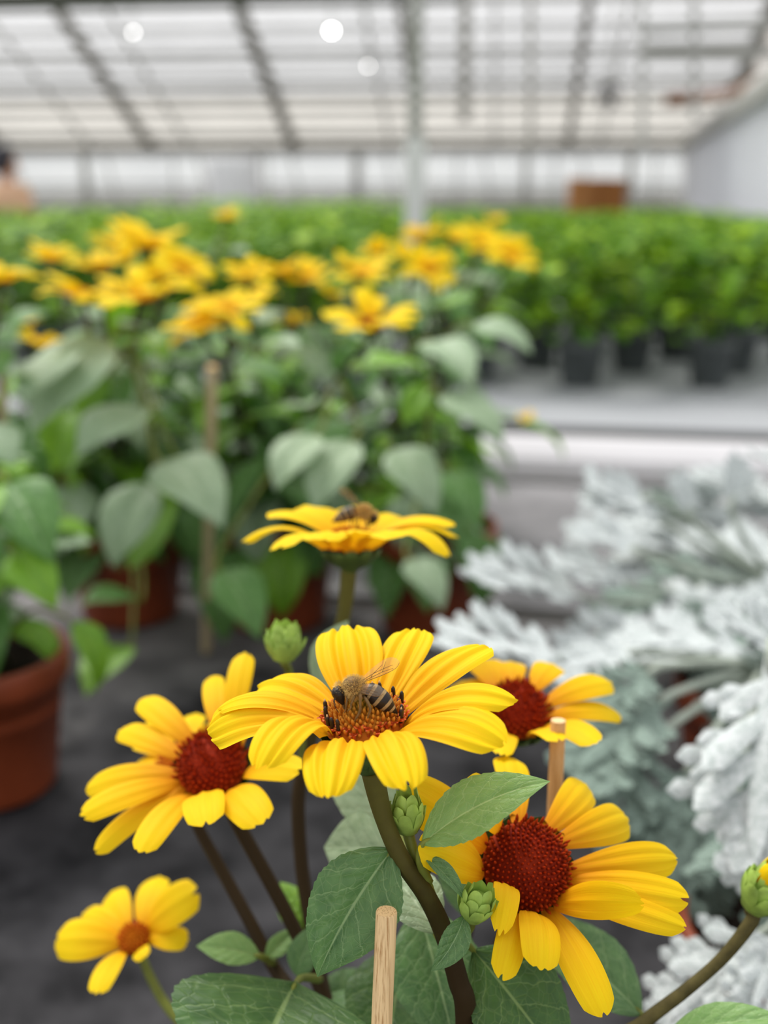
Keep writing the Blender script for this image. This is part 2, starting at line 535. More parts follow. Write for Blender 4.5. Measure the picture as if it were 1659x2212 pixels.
def tube(path, radii, n=None, sides=10, ribs=0.0, caps=True, flat=1.0, flatdir=None):
    n = n or max(4, (len(path) - 1) * 5)
    P = catmull(path, n)
    v, uv = [], []
    t0 = (P[1] - P[0]).normalized()
    ref = flatdir.copy() if flatdir is not None else (Vector((0, 0, 1)) if abs(t0.z) < 0.9 else Vector((1, 0, 0)))
    x = t0.cross(ref).normalized()
    for k, p in enumerate(P):
        t = (P[min(k + 1, n)] - P[max(k - 1, 0)])
        t = t.normalized() if t.length > 1e-12 else t0
        x = (x - t * x.dot(t)).normalized()
        y = t.cross(x)
        r = interp(radii, k / n)
        for s in range(sides):
            a = 2 * math.pi * s / sides
            rr = r * (1 + (ribs if s % 2 else -ribs))
            v.append(p + x * (rr * math.cos(a)) + y * (rr * flat * math.sin(a)))
            uv.append((s / sides, k / n))
    f = [(k * sides + s, k * sides + (s + 1) % sides, (k + 1) * sides + (s + 1) % sides, (k + 1) * sides + s) for k in range(n) for s in range(sides)]
    if caps:
        v += [P[0], P[-1]]
        uv += [(0.5, 0), (0.5, 1)]
        a, b = len(v) - 2, len(v) - 1
        f += [(a, (s + 1) % sides, s) for s in range(sides)]
        f += [(b, n * sides + s, n * sides + (s + 1) % sides) for s in range(sides)]
    return v, f, uv
def lathe(prof, sides=28, c=Vector((0, 0, 0)), axis=None):
    "profile of (radius, height) turned about an axis"
    ax = axis.normalized() if axis is not None else Vector((0, 0, 1))
    e1 = ax.cross(Vector((0, 1, 0)) if abs(ax.y) < 0.9 else Vector((1, 0, 0))).normalized()
    e2 = ax.cross(e1)
    v, uv = [], []
    for j, (r, h) in enumerate(prof):
        for s in range(sides):
            a = 2 * math.pi * s / sides
            v.append(c + e1 * (r * math.cos(a)) + e2 * (r * math.sin(a)) + ax * h)
            uv.append((s / sides, j / (len(prof) - 1)))
    f = [(j * sides + s, j * sides + (s + 1) % sides, (j + 1) * sides + (s + 1) % sides, (j + 1) * sides + s) for j in range(len(prof) - 1) for s in range(sides)]
    return v, f, uv

# ------------------------------------------------------------------ setting: floor, far wall, roof, side wall
AB, AR, AW = R(9.5), R(6.0), R(10.9)      # bench rows, roof, side wall: turned a little from the lens
def rot(a, x, y, z):
    return Vector((x * math.cos(a) + y * math.sin(a), -x * math.sin(a) + y * math.cos(a), z))
def struct(name, mb, mats, a=0.0, smooth=False):
    o = link(name, mb.mesh(name, mats, smooth))
    o.rotation_euler = (0, 0, -a)
    o['kind'] = 'structure'
    return o
FLOOR = -0.85
struct('floor', MB().box((-14, -2, FLOOR - 0.1), (12, 26, FLOOR)), M['concrete'], AR)
struct('trim_outdoor_ground', MB().add([(-160, 26.2, FLOOR - 0.05), (160, 26.2, FLOOR - 0.05), (160, 220, FLOOR - 0.05), (-160, 220, FLOOR - 0.05)], [(0, 1, 2, 3)]), M['gravel'], AR)
EY, EZ, SL = 24.0, 1.42, 0.42              # far eave distance, height, roof pitch
RX0, RX1, RY0 = -13.0, 11.0, 16.6
def roof_z(y):
    return EZ + (EY - y) * SL
# far eave beam and posts, each post of its own
struct('trim_1', MB().beam((RX0, EY, EZ), (RX1, EY, EZ), 0.16, 0.20), M['frame_dark'], AR)
struct('trim_2', MB().beam((RX0, EY + 0.1, 0.05), (RX1, EY + 0.1, 0.05), 0.10, 0.12), M['frame'], AR)
k = 3
for y, w, h, mt in ((22.35, 0.10, 0.08, 'frame'), (21.35, 0.09, 0.17, 'frame'), (20.75, 0.07, 0.07, 'frame'), (19.8, 0.09, 0.10, 'frame'), (18.9, 0.08, 0.22, 'frame'), (18.3, 0.12, 0.14, 'frame'), (17.6, 0.10, 0.12, 'frame_dark')):
    struct('trim_%d' % k, MB().beam((RX0, y, roof_z(y) - 0.06), (RX1, y, roof_z(y) - 0.06), w, h), M[mt], AR)
    k += 1
for x in (-10.6, -7.4, -4.35, -1.75, 1.22, 4.1):          # rafters
    struct('trim_%d' % k, MB().beam((x, EY, EZ - 0.05), (x, RY0, roof_z(RY0) - 0.05), 0.12, 0.20), M['frame_dark'], AR)
    k += 1
for x in (-8.9, -5.9, -5.2, -3.1, 0.4, 2.5, 4.9):         # posts of the far wall
    struct('trim_%d' % k, MB().beam((x, EY - 0.1, FLOOR), (x, EY - 0.1, EZ), 0.12, 0.12), M['frame'], AR)
    k += 1
for i in range(8):                                        # roof panes between glazing bars
    x0, x1 = RX0 + i * 2.125, RX0 + (i + 1) * 2.125
    g = MB()
    ys = [EY, 22.9, 21.9, 20.75, RY0]
    for a_, b_, mi_ in zip(ys[:-1], ys[1:], (2, 2, 0, 0)):
        g.add([(x0, a_, roof_z(a_) + 0.05), (x1, a_, roof_z(a_) + 0.05), (x1, b_, roof_z(b_) + 0.05), (x0, b_, roof_z(b_) + 0.05)], [(0, 1, 2, 3)], None, mi_)
    g.beam((x0, EY, EZ + 0.03), (x0, RY0, roof_z(RY0) + 0.03), 0.04, 0.05, 1)
    for q in range(15):
        yy = EY - 0.5 * q
        g.beam((x0, yy, roof_z(yy) + 0.02), (x1, yy, roof_z(yy) + 0.02), 0.06, 0.06 + 0.09 * (q % 3 == 1), 1)
    struct('window_%d' % (i + 1), g, [M['glass'], M['frame'], M['blind']], AR)
for i in range(4):                                        # shaded bay on the right
    x0, x1 = 4.0 + i * 1.75, 4.0 + (i + 1) * 1.75
    g = MB()
    g.add([(x0, EY, EZ + 0.05), (x1, EY, EZ + 0.05), (x1, RY0, roof_z(RY0) + 0.05), (x0, RY0, roof_z(RY0) + 0.05)], [(0, 1, 2, 3)], None, 0)
    g.beam((x0, EY, EZ + 0.03), (x0, RY0, roof_z(RY0) + 0.03), 0.06, 0.08, 1)
    struct('window_%d' % (i + 9), g, [M['screen'], M['frame']], AR)
for i in range(12):                                       # far wall panes
    x0, x1 = RX0 + i * 2.0, RX0 + (i + 1) * 2.0
    g = MB()
    g.add([(x0, EY, FLOOR), (x1, EY, FLOOR), (x1, EY, EZ), (x0, EY, EZ)], [(0, 1, 2, 3)], None, 0)
    for q in range(2):
        g.beam((x0 + q * 1.0, EY, FLOOR), (x0 + q * 0.5, EY, EZ), 0.035, 0.035, 1)
    g.beam((x0, EY, 0.72), (x1, EY, 0.72), 0.04, 0.05, 1)
    struct('window_%d' % (i + 13), g, [M['glass_wall'], M['frame']], AR)
struct('wall_far', MB().box((RX0, EY + 0.15, FLOOR), (RX1, EY + 0.22, 0.60)), M['beige'], AR)
# white side wall on the right, ribbed panels and gutter
wl = MB()
WX, WY0, WY1, WZ = 1.52, 5.0, 23.6, 1.36
n = 62
for i in range(n):
    y0 = WY0 + (WY1 - WY0) * i / n
    y1 = WY0 + (WY1 - WY0) * (i + 1) / n
    ym = y0 + (y1 - y0) * 0.85
    wl.box((WX, y0, FLOOR), (WX + 0.05, ym, WZ))
    wl.box((WX - 0.025, ym, FLOOR), (WX + 0.05, y1, WZ))
struct('wall_right', wl, M['panel'], AW)
struct('trim_40', MB().beam((WX - 0.02, WY0, WZ + 0.08), (WX - 0.02, WY1, WZ + 0.08), 0.20, 0.18), M['frame'], AW)
struct('trim_41', MB().beam((WX + 0.05, WY0, WZ + 0.24), (WX + 0.05, WY1, WZ + 0.24), 0.16, 0.10), M['white'], AW)
# near tie beam crossing the top of the view, and thin hangers
def px_beam(a, b, w, h, mt):
    global k
    struct('trim_%d' % k, MB().beam(at(*a), at(*b), w, h), M[mt])
    k += 1
k = 42
px_beam((-400, 12, 9.0), (1000, -16, 9.0), 0.10, 0.13, 'frame_black')
px_beam((1146, -60, 12.0), (1146, 330, 12.0), 0.05, 0.05, 'frame_dark')
px_beam((1388, -60, 14.0), (1388, 330, 14.0), 0.06, 0.06, 'frame')
px_beam((1500, -60, 15.0), (1500, 260, 15.0), 0.07, 0.07, 'frame')
px_beam((1005, -60, 15.0), (1003, 262, 15.0), 0.13, 0.13, 'frame_dark')
px_beam((1380, 62, 15.0), (1700, 50, 15.0), 0.08, 0.16, 'frame')
px_beam((1380, 120, 15.0), (1700, 112, 15.0), 0.08, 0.14, 'frame')
px_beam((1440, 215, 16.0), (1700, 185, 16.0), 0.14, 0.16, 'brown')
px_beam((1590, 205, 13.0), (1700, 140, 13.0), 0.14, 0.13, 'brown')

# ------------------------------------------------------------------ benches
def on_row(u, v, z, a=AB):
    "distance along the bench depth axis of the point seen at a pixel"
    p = ground(u, v, z)
    return p.x * math.sin(a) + p.y * math.cos(a)
def bench(y0, y1, x0, x1, z, label, top, lipm, lip=0.0, slab=0.03, mid=None):
    t = thing('growing_bench', (0, 0, 0), label, 'bench', None, -AB)
    b = MB()
    nx, ny = 60, 40
    v, uv = [], []
    for j in range(ny + 1):
        for i in range(nx + 1):
            x = x0 + (x1 - x0) * i / nx
            y = y0 + (y1 - y0) * j / ny
            w = (noise.noise(Vector((x * 4, y * 6, z))) * 0.0035 - 0.0035) if lip == 0 else 0
            v.append((x, y, z + w))
            uv.append((i / nx, j / ny))
    b.add(v, grid_faces(nx, ny), uv)
    link('bench_top', b.mesh('bench_top', top), t)
    s = MB()
    s.box((x0, y0 + 0.004, z - slab), (x1, y1, z - 0.008))
    link('bench_tray', s.mesh('bench_tray', M['alu_dark'], False), t)
    if lip:
        e = MB()                                          # rounded, sloping aluminium lip
        prof = [(-0.050, -0.045), (-0.052, -0.030), (-0.046, -0.016), (-0.030, -0.002), (-0.014, lip - 0.003), (-0.006, lip), (0.0, lip - 0.001), (0.0, -0.05), (-0.050, -0.05)]
        v = [(xx, y0 + a, z + b) for xx in (x0, x1) for a, b in prof]
        n = len(prof)
        e.add(v, [(i, (i + 1) % n, n + (i + 1) % n, n + i) for i in range(n)] + [tuple(range(n))[::-1], tuple(range(n, 2 * n))])
        link('edge_profile', e.mesh('edge_profile', lipm, False), t)
        e = MB()
        e.box((x0, y0 + 0.001, z), (x1, y0 + 0.13, z + 0.0015))  # flat black strip standing in for the shadow behind the lip
        link('edge_shadow_strip', e.mesh('edge_shadow_strip', M['black'], False), t)
        e = MB()
        e.box((x0, y0 - 0.03, z - 0.095), (x1, y0, z - 0.051))
        link('edge_rail', e.mesh('edge_rail', M['alu_dark'], False), t)
    for lx in (x0 + 0.25, (x0 + x1) / 2, x1 - 0.25):
        for ly in (y0 + 0.15, y1 - 0.15):
            link('leg', MB().box((lx - 0.025, ly - 0.025, FLOOR), (lx + 0.025, ly + 0.025, z - slab)).mesh('leg', M['alu_dark'], False), t)
    return t
Y_FOLD = on_row(1120, 1332, 0)
Y_GAP = on_row(1200, 1046, 0)
Y_LIP = on_row(1300, 1000, 0.0)
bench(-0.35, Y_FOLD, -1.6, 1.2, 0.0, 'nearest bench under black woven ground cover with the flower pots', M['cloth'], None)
bench(Y_FOLD + 0.034, Y_GAP, -2.2, 1.3, 0.002, 'lighter grey cloth covered bench strip between black cloth and aluminium edge', M['cloth_grey'], None)
BZ = 0.030
bench(Y_LIP, 4.0, -3.2, 1.44, BZ, 'pale bench with bright aluminium edge carrying the leafy green plants', M['bench_mat'], M['alu'], 0.012)
bench(4.34, 7.1, -5.0, 1.44, BZ, 'second pale bench of leafy green plants behind the white post', M['bench_mat'], M['alu'], 0.012)
bench(8.9, 15.2, -8.0, 1.40, BZ, 'farthest bench of green plants in front of the far glass wall', M['bench_mat'], M['alu'], 0.012)

# white post in the gap between the two green benches
pp = at(896, 480, 4.26)
t = thing('support_post', (pp.x, pp.y, FLOOR), 'white square steel post rising from the green plants to the roof', 'post')
b = MB().box((pp.x - 0.038, pp.y - 0.038, FLOOR), (pp.x + 0.038, pp.y + 0.038, 0.62))
build(b, 'post_sleeve', M['white'], t, False)
b = MB().box((pp.x - 0.026, pp.y - 0.026, 0.62), (pp.x + 0.026, pp.y + 0.026, 2.6))
build(b, 'post_shaft', M['frame'], t, False)

# ------------------------------------------------------------------ flower building
def petal_geo(P0, P1, P2, P3, nrm, w, nu=12, nv=18, base=0.34, mx=0.58, tipw=0.42, cup=0.12, ridge=0.05, notch=0.05, twist=0.0, tip_lobes=2, seed=0):
    rr = random.Random(seed)
    nt_ = [rr.uniform(0.6, 1.3) for _ in range(3)]
    def bez(s):
        q = 1 - s
        return P0 * q ** 3 + P1 * (3 * q * q * s) + P2 * (3 * q * s * s) + P3 * s ** 3
    def tan(s):
        q = 1 - s
        return ((P1 - P0) * (q * q) + (P2 - P1) * (2 * q * s) + (P3 - P2) * (s * s)).normalized()
    v, uv = [], []
    for j in range(nv + 1):
        for i in range(nu + 1):
            u = -1 + 2 * i / nu
            te = 1 - 0.10 * abs(u) ** 3
            if tip_lobes == 2:
                te -= notch * nt_[0] * math.exp(-((u - 0.05) / 0.13) ** 2)
            elif tip_lobes == 3:
                te -= notch * (nt_[0] * math.exp(-((u - 0.34) / 0.12) ** 2) + nt_[1] * math.exp(-((u + 0.34) / 0.12) ** 2))
            s = max(0.0, j / nv * te)
            if s < mx:
                hw = base + (1 - base) * math.sin(s / mx * math.pi / 2)
            else:
                q = min(1, (s - mx) / (1 - mx))
                hw = tipw + (1 - tipw) * math.sqrt(max(0, 1 - q ** 2.3))
            hw *= w / 2
            c, tg = bez(s), tan(s)
            side = tg.cross(nrm).normalized()
            n = side.cross(tg).normalized()
            if twist:
                q = Matrix.Rotation(twist * s, 3, tg)
                side, n = q @ side, q @ n
            fade = min(1, s * 3) * (1 - 0.5 * s)
            z = -cup * w * u * u * (0.4 + 0.6 * s)
            z -= ridge * w * fade * (math.exp(-((u - 0.36) / 0.15) ** 2) + math.exp(-((u + 0.36) / 0.15) ** 2))
            z += 0.25 * ridge * w * math.sin(u * 17 + seed) * fade
            v.append(c + side * (u * hw) + n * z)
            uv.append(((u + 1) / 2, s))
    return v, grid_faces(nu, nv), uv

def petal_mb(B, T, axis, w, arch=0.16, arch0=None, **kw):
    c = T - B
    L = c.length
    t = c.normalized()
    n = (axis - t * axis.dot(t))
    n = n.normalized() if n.length > 1e-6 else UP.copy()
    a0 = arch if arch0 is None else arch0
    P1 = B + c * 0.33 + n * (L * a0)
    P2 = B + c * 0.72 + n * (L * arch)
    return MB().add(*petal_geo(B, P1, P2, T, n, w, **kw))

def ovoid(mb, p, ax, r, h, sides=6, rings=4, u=0.5, mi=0):
    ax = ax.normalized()
    prof = []
    for j in range(rings + 1):
        a = j / rings
        prof.append((max(1e-5, r * math.sin(math.pi * (0.22 + 0.78 * a)) ** 0.8) if j < rings else 1e-5, h * a))
    v, f, uv = lathe(prof, sides, p, ax)
    mb.add(v, f, [(u, q[1]) for q in uv], mi)

def disc_mb(c, ax, Rd, dome, N, bump_r, bump_h, jit=0.3, seed=1):
    rr = random.Random(seed)
    mb = MB()
    prof = []
    for j in range(9):
        a = j / 8 * math.pi / 2
        prof.append((max(1e-5, Rd * 0.97 * math.cos(a)), dome * math.sin(a)))
    v, f, uv = lathe(prof, 24, c, ax)
    mb.add(v, f, [(1 - q[1], 0) for q in uv])
    ax = ax.normalized()
    e1 = ax.cross(Vector((0.3, 0.9, 0.1))).normalized()
    e2 = ax.cross(e1)
    for i in range(N):
        r = math.sqrt((i + 0.5) / N)
        a = i * 2.39996
        hh = dome * math.sqrt(max(0, 1 - (r * 0.98) ** 2))
        d = e1 * math.cos(a) + e2 * math.sin(a)
        p = c + d * (r * Rd) + ax * hh
        n = (d * (r / Rd) + ax * (max(0.05, hh / dome) / max(dome, 1e-4))).normalized()
        n = (n * 0.6 + ax * 0.6).normalized()
        s = 1 + rr.uniform(-jit, jit)
        ovoid(mb, p - n * bump_h * 0.2, n, bump_r * (0.75 + 0.25 * r), bump_h * s, 6, 3, r)
    return mb

def calyx_mb(c, ax, Rd, depth, n=11, seed=2, flare=1.0):
    "green receptacle under a flower head with two rows of pointed bracts"
    rr = random.Random(seed)
    ax = ax.normalized()
    mb = MB()
    mb.add(*lathe([(Rd * 0.16, -depth * 1.1), (Rd * 0.30, -depth * 0.95), (Rd * 0.62, -depth * 0.7), (Rd * 0.86, -depth * 0.35), (Rd * 0.95, 0)], 20, c, ax))
    e1 = ax.cross(Vector((0.3, 0.9, 0.1))).normalized()
    e2 = ax.cross(e1)
    for row in range(2):
        for i in range(n):
            a = 2 * math.pi * (i + 0.5 * row + rr.uniform(-0.1, 0.1)) / n
            d = e1 * math.cos(a) + e2 * math.sin(a)
            r0 = Rd * (0.50 + 0.2 * row)
            B = c + d * r0 - ax * depth * (0.80 - 0.25 * row)
            T = c + d * (Rd * (1.05 + 0.12 * row) * flare) + ax * depth * (rr.uniform(-0.05, 0.15) + 0.1 * row)
            n_ = (d - ax * 0.5).normalized()
            v, f, uv = petal_geo(B, B.lerp(T, 0.4) + n_ * Rd * 0.16, B.lerp(T, 0.75) + n_ * Rd * 0.12, T, n_, Rd * 0.58, 4, 6, base=0.8, mx=0.35, tipw=0.08, cup=0.15, ridge=0, notch=0)
            mb.add(v, f, uv)
    return mb

def ring_base(c, ax, Rd, uv_dir):
    e1 = ax.cross(Vector((0.3, 0.9, 0.1))).normalized()
    e2 = ax.cross(e1)
    cu, cv, _ = proj(c)
    best = None
    for i in range(180):
        a = 2 * math.pi * i / 180
        d = e1 * math.cos(a) + e2 * math.sin(a)
        pu, pv, _ = proj(c + d * Rd)
        q = Vector((pu - cu, pv - cv))
        if q.length < 1e-6:
            continue
        s = q.normalized().dot(uv_dir)
        if best is None or s > best[0]:
            best = (s, d)
    return best[1]

def solve_tip(B, tip, L, want):
    "point on the sight line of a pixel at distance L from B, on the side that lies closer to the wanted direction"
    r = ray(*tip)
    q = CAM - B
    a, b, c_ = r.dot(r), 2 * r.dot(q), q.dot(q) - L * L
    D = b * b - 4 * a * c_
    if D <= 0:
        return CAM + r * (-b / (2 * a))
    s = [(-b + sgn * math.sqrt(D)) / (2 * a) for sgn in (-1, 1)]
    P = [CAM + r * x for x in s]
    return max(P, key=lambda p: (p - B).normalized().dot(want))

def near_flower(plant, cpx, axis, disc_px, dome, petals, L, mat, disc_mat, N=150, bump=(0.00055, 0.0013), calyx_depth=0.009, florets=0, label=None, nu=14, nv=20, rise=0.15, seed=1, jit=0.3, ridge=0.05):
    c = at(*cpx)
    d = cpx[2]
    Rd = disc_px / 2 * d / F
    ax = axis.normalized()
    head = build(calyx_mb(c - ax * 0.0012, ax, Rd, calyx_depth, seed=seed), 'flower_head', M['bud_dark'], plant)
    if label:
        head['label'] = label
    dc = build(disc_mb(c, ax, Rd, dome, N, bump[0], bump[1], jit, seed=seed), 'flower_disc', disc_mat, head)
    cu, cv = cpx[0], cpx[1]
    for i, p in enumerate(petals):
        tip, w = p[0], p[1]
        o = dict(p[2]) if len(p) > 2 else {}
        bp = o.pop('b', tip)
        Lp = o.pop('L', L)
        up = o.pop('rise', rise)
        side = o.pop('d', None)
        dv = Vector((bp[0] - cu, bp[1] - cv)).normalized()
        rad = ring_base(c, ax, Rd, dv)
        lay = 0.0004 * ((i % 3) - 1)
        B = c + rad * (Rd * 0.95) + ax * (lay + 0.0002)
        if side is not None:
            T = at(tip[0], tip[1], d + side)
        else:
            T = solve_tip(B, tip, Lp, (rad + ax * up).normalized())
        o.setdefault('arch', 0.15)
        o.setdefault('seed', i + seed * 31)
        o.setdefault('tip_lobes', 2 + (i % 2))
        o.setdefault('nu', nu)
        o.setdefault('ridge', ridge)
        o.setdefault('nv', nv)
        build(petal_mb(B, T, ax, w * d / F, **o), 'petal', mat, head)
    if florets:
        rr = random.Random(seed + 5)
        e1 = ax.cross(Vector((0.3, 0.9, 0.1))).normalized()
        e2 = ax.cross(e1)
        for i in range(florets):
            a = 2 * math.pi * (i + rr.uniform(-0.25, 0.25)) / florets
            dd = e1 * math.cos(a) + e2 * math.sin(a)
            r = Rd * rr.uniform(0.88, 1.02)
            hh = dome * math.sqrt(max(0, 1 - (min(r / Rd, 0.97)) ** 2))
            p = c + dd * r + ax * (hh * 0.55 + 0.0003)
            n = (ax + dd * rr.uniform(0.0, 0.15)).normalized()
            mb = MB()
            s = rr.uniform(0.85, 1.2)
            mb.add(*lathe([(0.00028, 0), (0.00034, 0.0009 * s), (0.00050, 0.0016 * s), (0.00062, 0.0020 * s)], 8, p, n), 0)
            f1 = n.cross(Vector((0.2, 0.5, 0.8))).normalized()
            f2 = n.cross(f1)
            for q in range(5):                         # five flared lobes
                b2 = q * 2 * math.pi / 5 + rr.random()
                ld = f1 * math.cos(b2) + f2 * math.sin(b2)
                B0 = p + n * (0.0018 * s) + ld * 0.0005
                T0 = B0 + ld * (0.0007 * s) + n * rr.uniform(-0.0001, 0.0006)
                v, f, uv = petal_geo(B0, B0.lerp(T0, 0.35) + n * 0.0002, B0.lerp(T0, 0.7) + n * 0.0003, T0, n, 0.0006, 2, 4, base=0.9, mx=0.3, tipw=0.2, notch=0)
                mb.add(v, f, uv, 0)
            if rr.random() < 0.42:                     # dark anther column
                ln = rr.uniform(0.0026, 0.0034)
                v, f, uv = tube([p + n * 0.001, p + n * (0.002 + ln * 0.6), p + n * (0.0018 + ln)], [0.00038, 0.00050, 0.00046, 0.00018], 6, 8)
                mb.add(v, f, uv, 1)
                if rr.random() < 0.6:
                    v, f, uv = tube([p + n * (0.0016 + ln), p + n * (0.0022 + ln)], [0.0003, 0.00008], 2, 5)
                    mb.add(v, f, uv, 2)
            build(mb, 'disc_floret', [M['floret'], M['anther'], M['pollen']], head)
    return head

# leaf outline for the sunflower-like plants
def leaf_geo(B, T, w, nrm, arch=0.1, fold=0.18, nu=16, nv=40, teeth=11, tooth=0.05, mx=0.36, pucker=0.02, bend=0.0, wave=0.0, nveins=6.0, slope=1.6, tipdrop=0.0, seed=0):
    c = T - B
    L = c.length
    t = c.normalized()
    n0 = (nrm - t * nrm.dot(t)).normalized()
    s0 = t.cross(n0).normalized()
    P1 = B + c * 0.33 + n0 * (L * arch) + s0 * (L * bend)
    P2 = B + c * 0.70 + n0 * (L * (arch + tipdrop)) + s0 * (L * bend)
    v, uv = [], []
    for j in range(nv + 1):
        s = j / nv
        q = 1 - s
        p = B * q ** 3 + P1 * (3 * q * q * s) + P2 * (3 * q * s * s) + T * s ** 3
        tg = ((P1 - B) * (q * q) + (P2 - P1) * (2 * q * s) + (T - P2) * (s * s)).normalized()
        sd = tg.cross(n0).normalized()
        n = sd.cross(tg).normalized()
        if s < mx:
            hw = math.sin(s / mx * math.pi / 2) ** 0.75
        else:
            x = (s - mx) / (1 - mx)
            hw = 1 - min(1, x) ** 1.65
            hw *= 1 - 0.10 * max(0, x - 0.5) * 2
        hw = max(hw, 0.012) * w / 2
        saw = (s * teeth) % 1.0
        for i in range(nu + 1):
            u = -1 + 2 * i / nu
            e = abs(u) ** 6
            k = 1 + tooth * e * (0.5 - saw) * min(1, s * 6) * (1.2 - s)
            z = fold * abs(u) * hw * (1 - 0.35 * abs(u)) * 2 - 0.3 * fold * hw * u * u
            ph = (s * nveins - abs(u) ** 0.8 * slope) % 1.0
            z += pucker * w * math.sin(math.pi * ph) * min(1, abs(u) * 5) * (1 - abs(u) ** 4) * min(1, q * 4)
            z += wave * w * math.sin(s * 9 + seed + (2 if u > 0 else 0)) * abs(u) ** 2
            v.append(p + sd * (u * hw * k) + n * z)
            uv.append(((u + 1) / 2, s))
    return v, grid_faces(nu, nv), uv

def near_leaf(plant, base, tip, w, mat, nrm=(0, 0.45, 0.9), stalk=None, stalk_r=0.0011, label=None, **kw):
    B, T = at(*base), at(*tip)
    mb = MB()
    d = (base[2] + tip[2]) / 2
    mb.add(*leaf_geo(B, T, w * d / F, camdir(*nrm), **kw))
    if stalk:
        path = [at(*p) for p in stalk] + [B, B.lerp(T, 0.12)]
        v, f, uv = tube(path, [stalk_r * 1.15, stalk_r, stalk_r * 0.7, stalk_r * 0.3], None, 8)
        mb.add(v, f, uv, 1)
    o = build(mb, 'leaf', [M[mat], M['stem_green']], plant)
    if label:
        o['label'] = label
    return o

def bud_mb(c, ax, r, h, n=(7, 7, 5), open_=0.0, seed=3):
    rr = random.Random(seed)
    ax = ax.normalized()
    mb = MB()
    mb.add(*lathe([(r * 0.2, -h * 0.5), (r * 0.65, -h * 0.40), (r * 0.88, -h * 0.12), (r * 0.78, h * 0.18), (r * 0.45, h * 0.34), (1e-5, h * 0.38)], 18, c, ax))
    e1 = ax.cross(Vector((0.3, 0.9, 0.1))).normalized()
    e2 = ax.cross(e1)
    for row, k in enumerate(n):
        for i in range(k):
            a = 2 * math.pi * (i + 0.5 * row + rr.uniform(-0.12, 0.12)) / k
            d = e1 * math.cos(a) + e2 * math.sin(a)
            h0 = (-0.42 + 0.22 * row) * h
            h1 = (0.16 + 0.22 * row) * h + rr.uniform(0, 0.12) * h
            r0 = r * (0.55, 0.8, 0.75)[row]
            B = c + d * r0 + ax * h0
            T = c + d * (r * ((1.12, 0.86, 0.5)[row] + open_ * 0.5 + rr.uniform(-0.05, 0.12))) + ax * h1
            md = B.lerp(T, 0.5) + d * r * (0.30, 0.24, 0.15)[row]
            nn = (d - ax * 0.2).normalized()
            v, f, uv = petal_geo(B, B.lerp(md, 0.7), md.lerp(T, 0.3), T, nn, r * 0.92, 6, 8, base=0.75, mx=0.4, tipw=0.08, cup=0.18, ridge=0.03, notch=0)
            mb.add(v, f, uv)
    return mb

# ------------------------------------------------------------------ pots
def pot_mb(c, r, h, rim=True):
    mb = MB()
    prof = [(r * 0.30, 0.0), (r * 0.72, 0.0), (r * 0.745, 0.003), (r * 0.92, h * 0.80)]
    if rim:
        prof += [(r * 0.985, h * 0.81), (r, h * 0.83), (r, h * 0.985), (r * 0.985, h), (r * 0.93, h), (r * 0.92, h * 0.9), (r * 0.88, h * 0.60)]
    else:
        prof += [(r * 0.97, h), (r * 0.93, h), (r * 0.88, h * 0.6)]
    mb.add(*lathe(prof, 36, c))
    return mb
def soil_mb(c, r, h, seed=0):
    mb = MB()
    v, uv = [], []
    n, s = 8, 26
    for j in range(n + 1):
        for i in range(s):
            a = 2 * math.pi * i / s
            rr_ = r * 0.905 * max(j / n, 0.01)
            p = Vector((rr_ * math.cos(a), rr_ * math.sin(a), 0))
            z = 0.86 * h + 0.004 * noise.noise(p * 60 + Vector((seed, 0, 0))) if j < n else 0.85 * h
            v.append(c + p + Vector((0, 0, z)))
            uv.append((0.5, 0.5))
    f = [(j * s + i, j * s + (i + 1) % s, (j + 1) * s + (i + 1) % s, (j + 1) * s + i) for j in range(n) for i in range(s)]
    mb.add(v, f, uv)
    return mb

# ================================================================== THE NEAR PLANT
POT0 = Vector((0.012, 0.250, 0.0))
near = thing('potted_false_sunflower', POT0, 'sharp yellow false sunflower plant in the foreground with a bee on its middle bloom', 'plant')
build(pot_mb(POT0, 0.064, 0.105), 'pot', M['pot'], near)
build(soil_mb(POT0, 0.064, 0.105), 'soil', M['soil'], near)
SZ = 0.086
def stem(path, soil, radii, mat='stem', sides=14, ribs=0.05):
    pts = [at(*p) for p in path]
    if soil is not None:
        s = Vector((soil[0], soil[1], SZ))
        pts.append(pts[-1].lerp(s, 0.55) + Vector((0, 0, 0.004)))
        pts.append(s)
    v, f, uv = tube(pts, radii, len(pts) * 6, sides, ribs)
    return build(MB().add(v, f, uv), 'stem', M[mat], near)

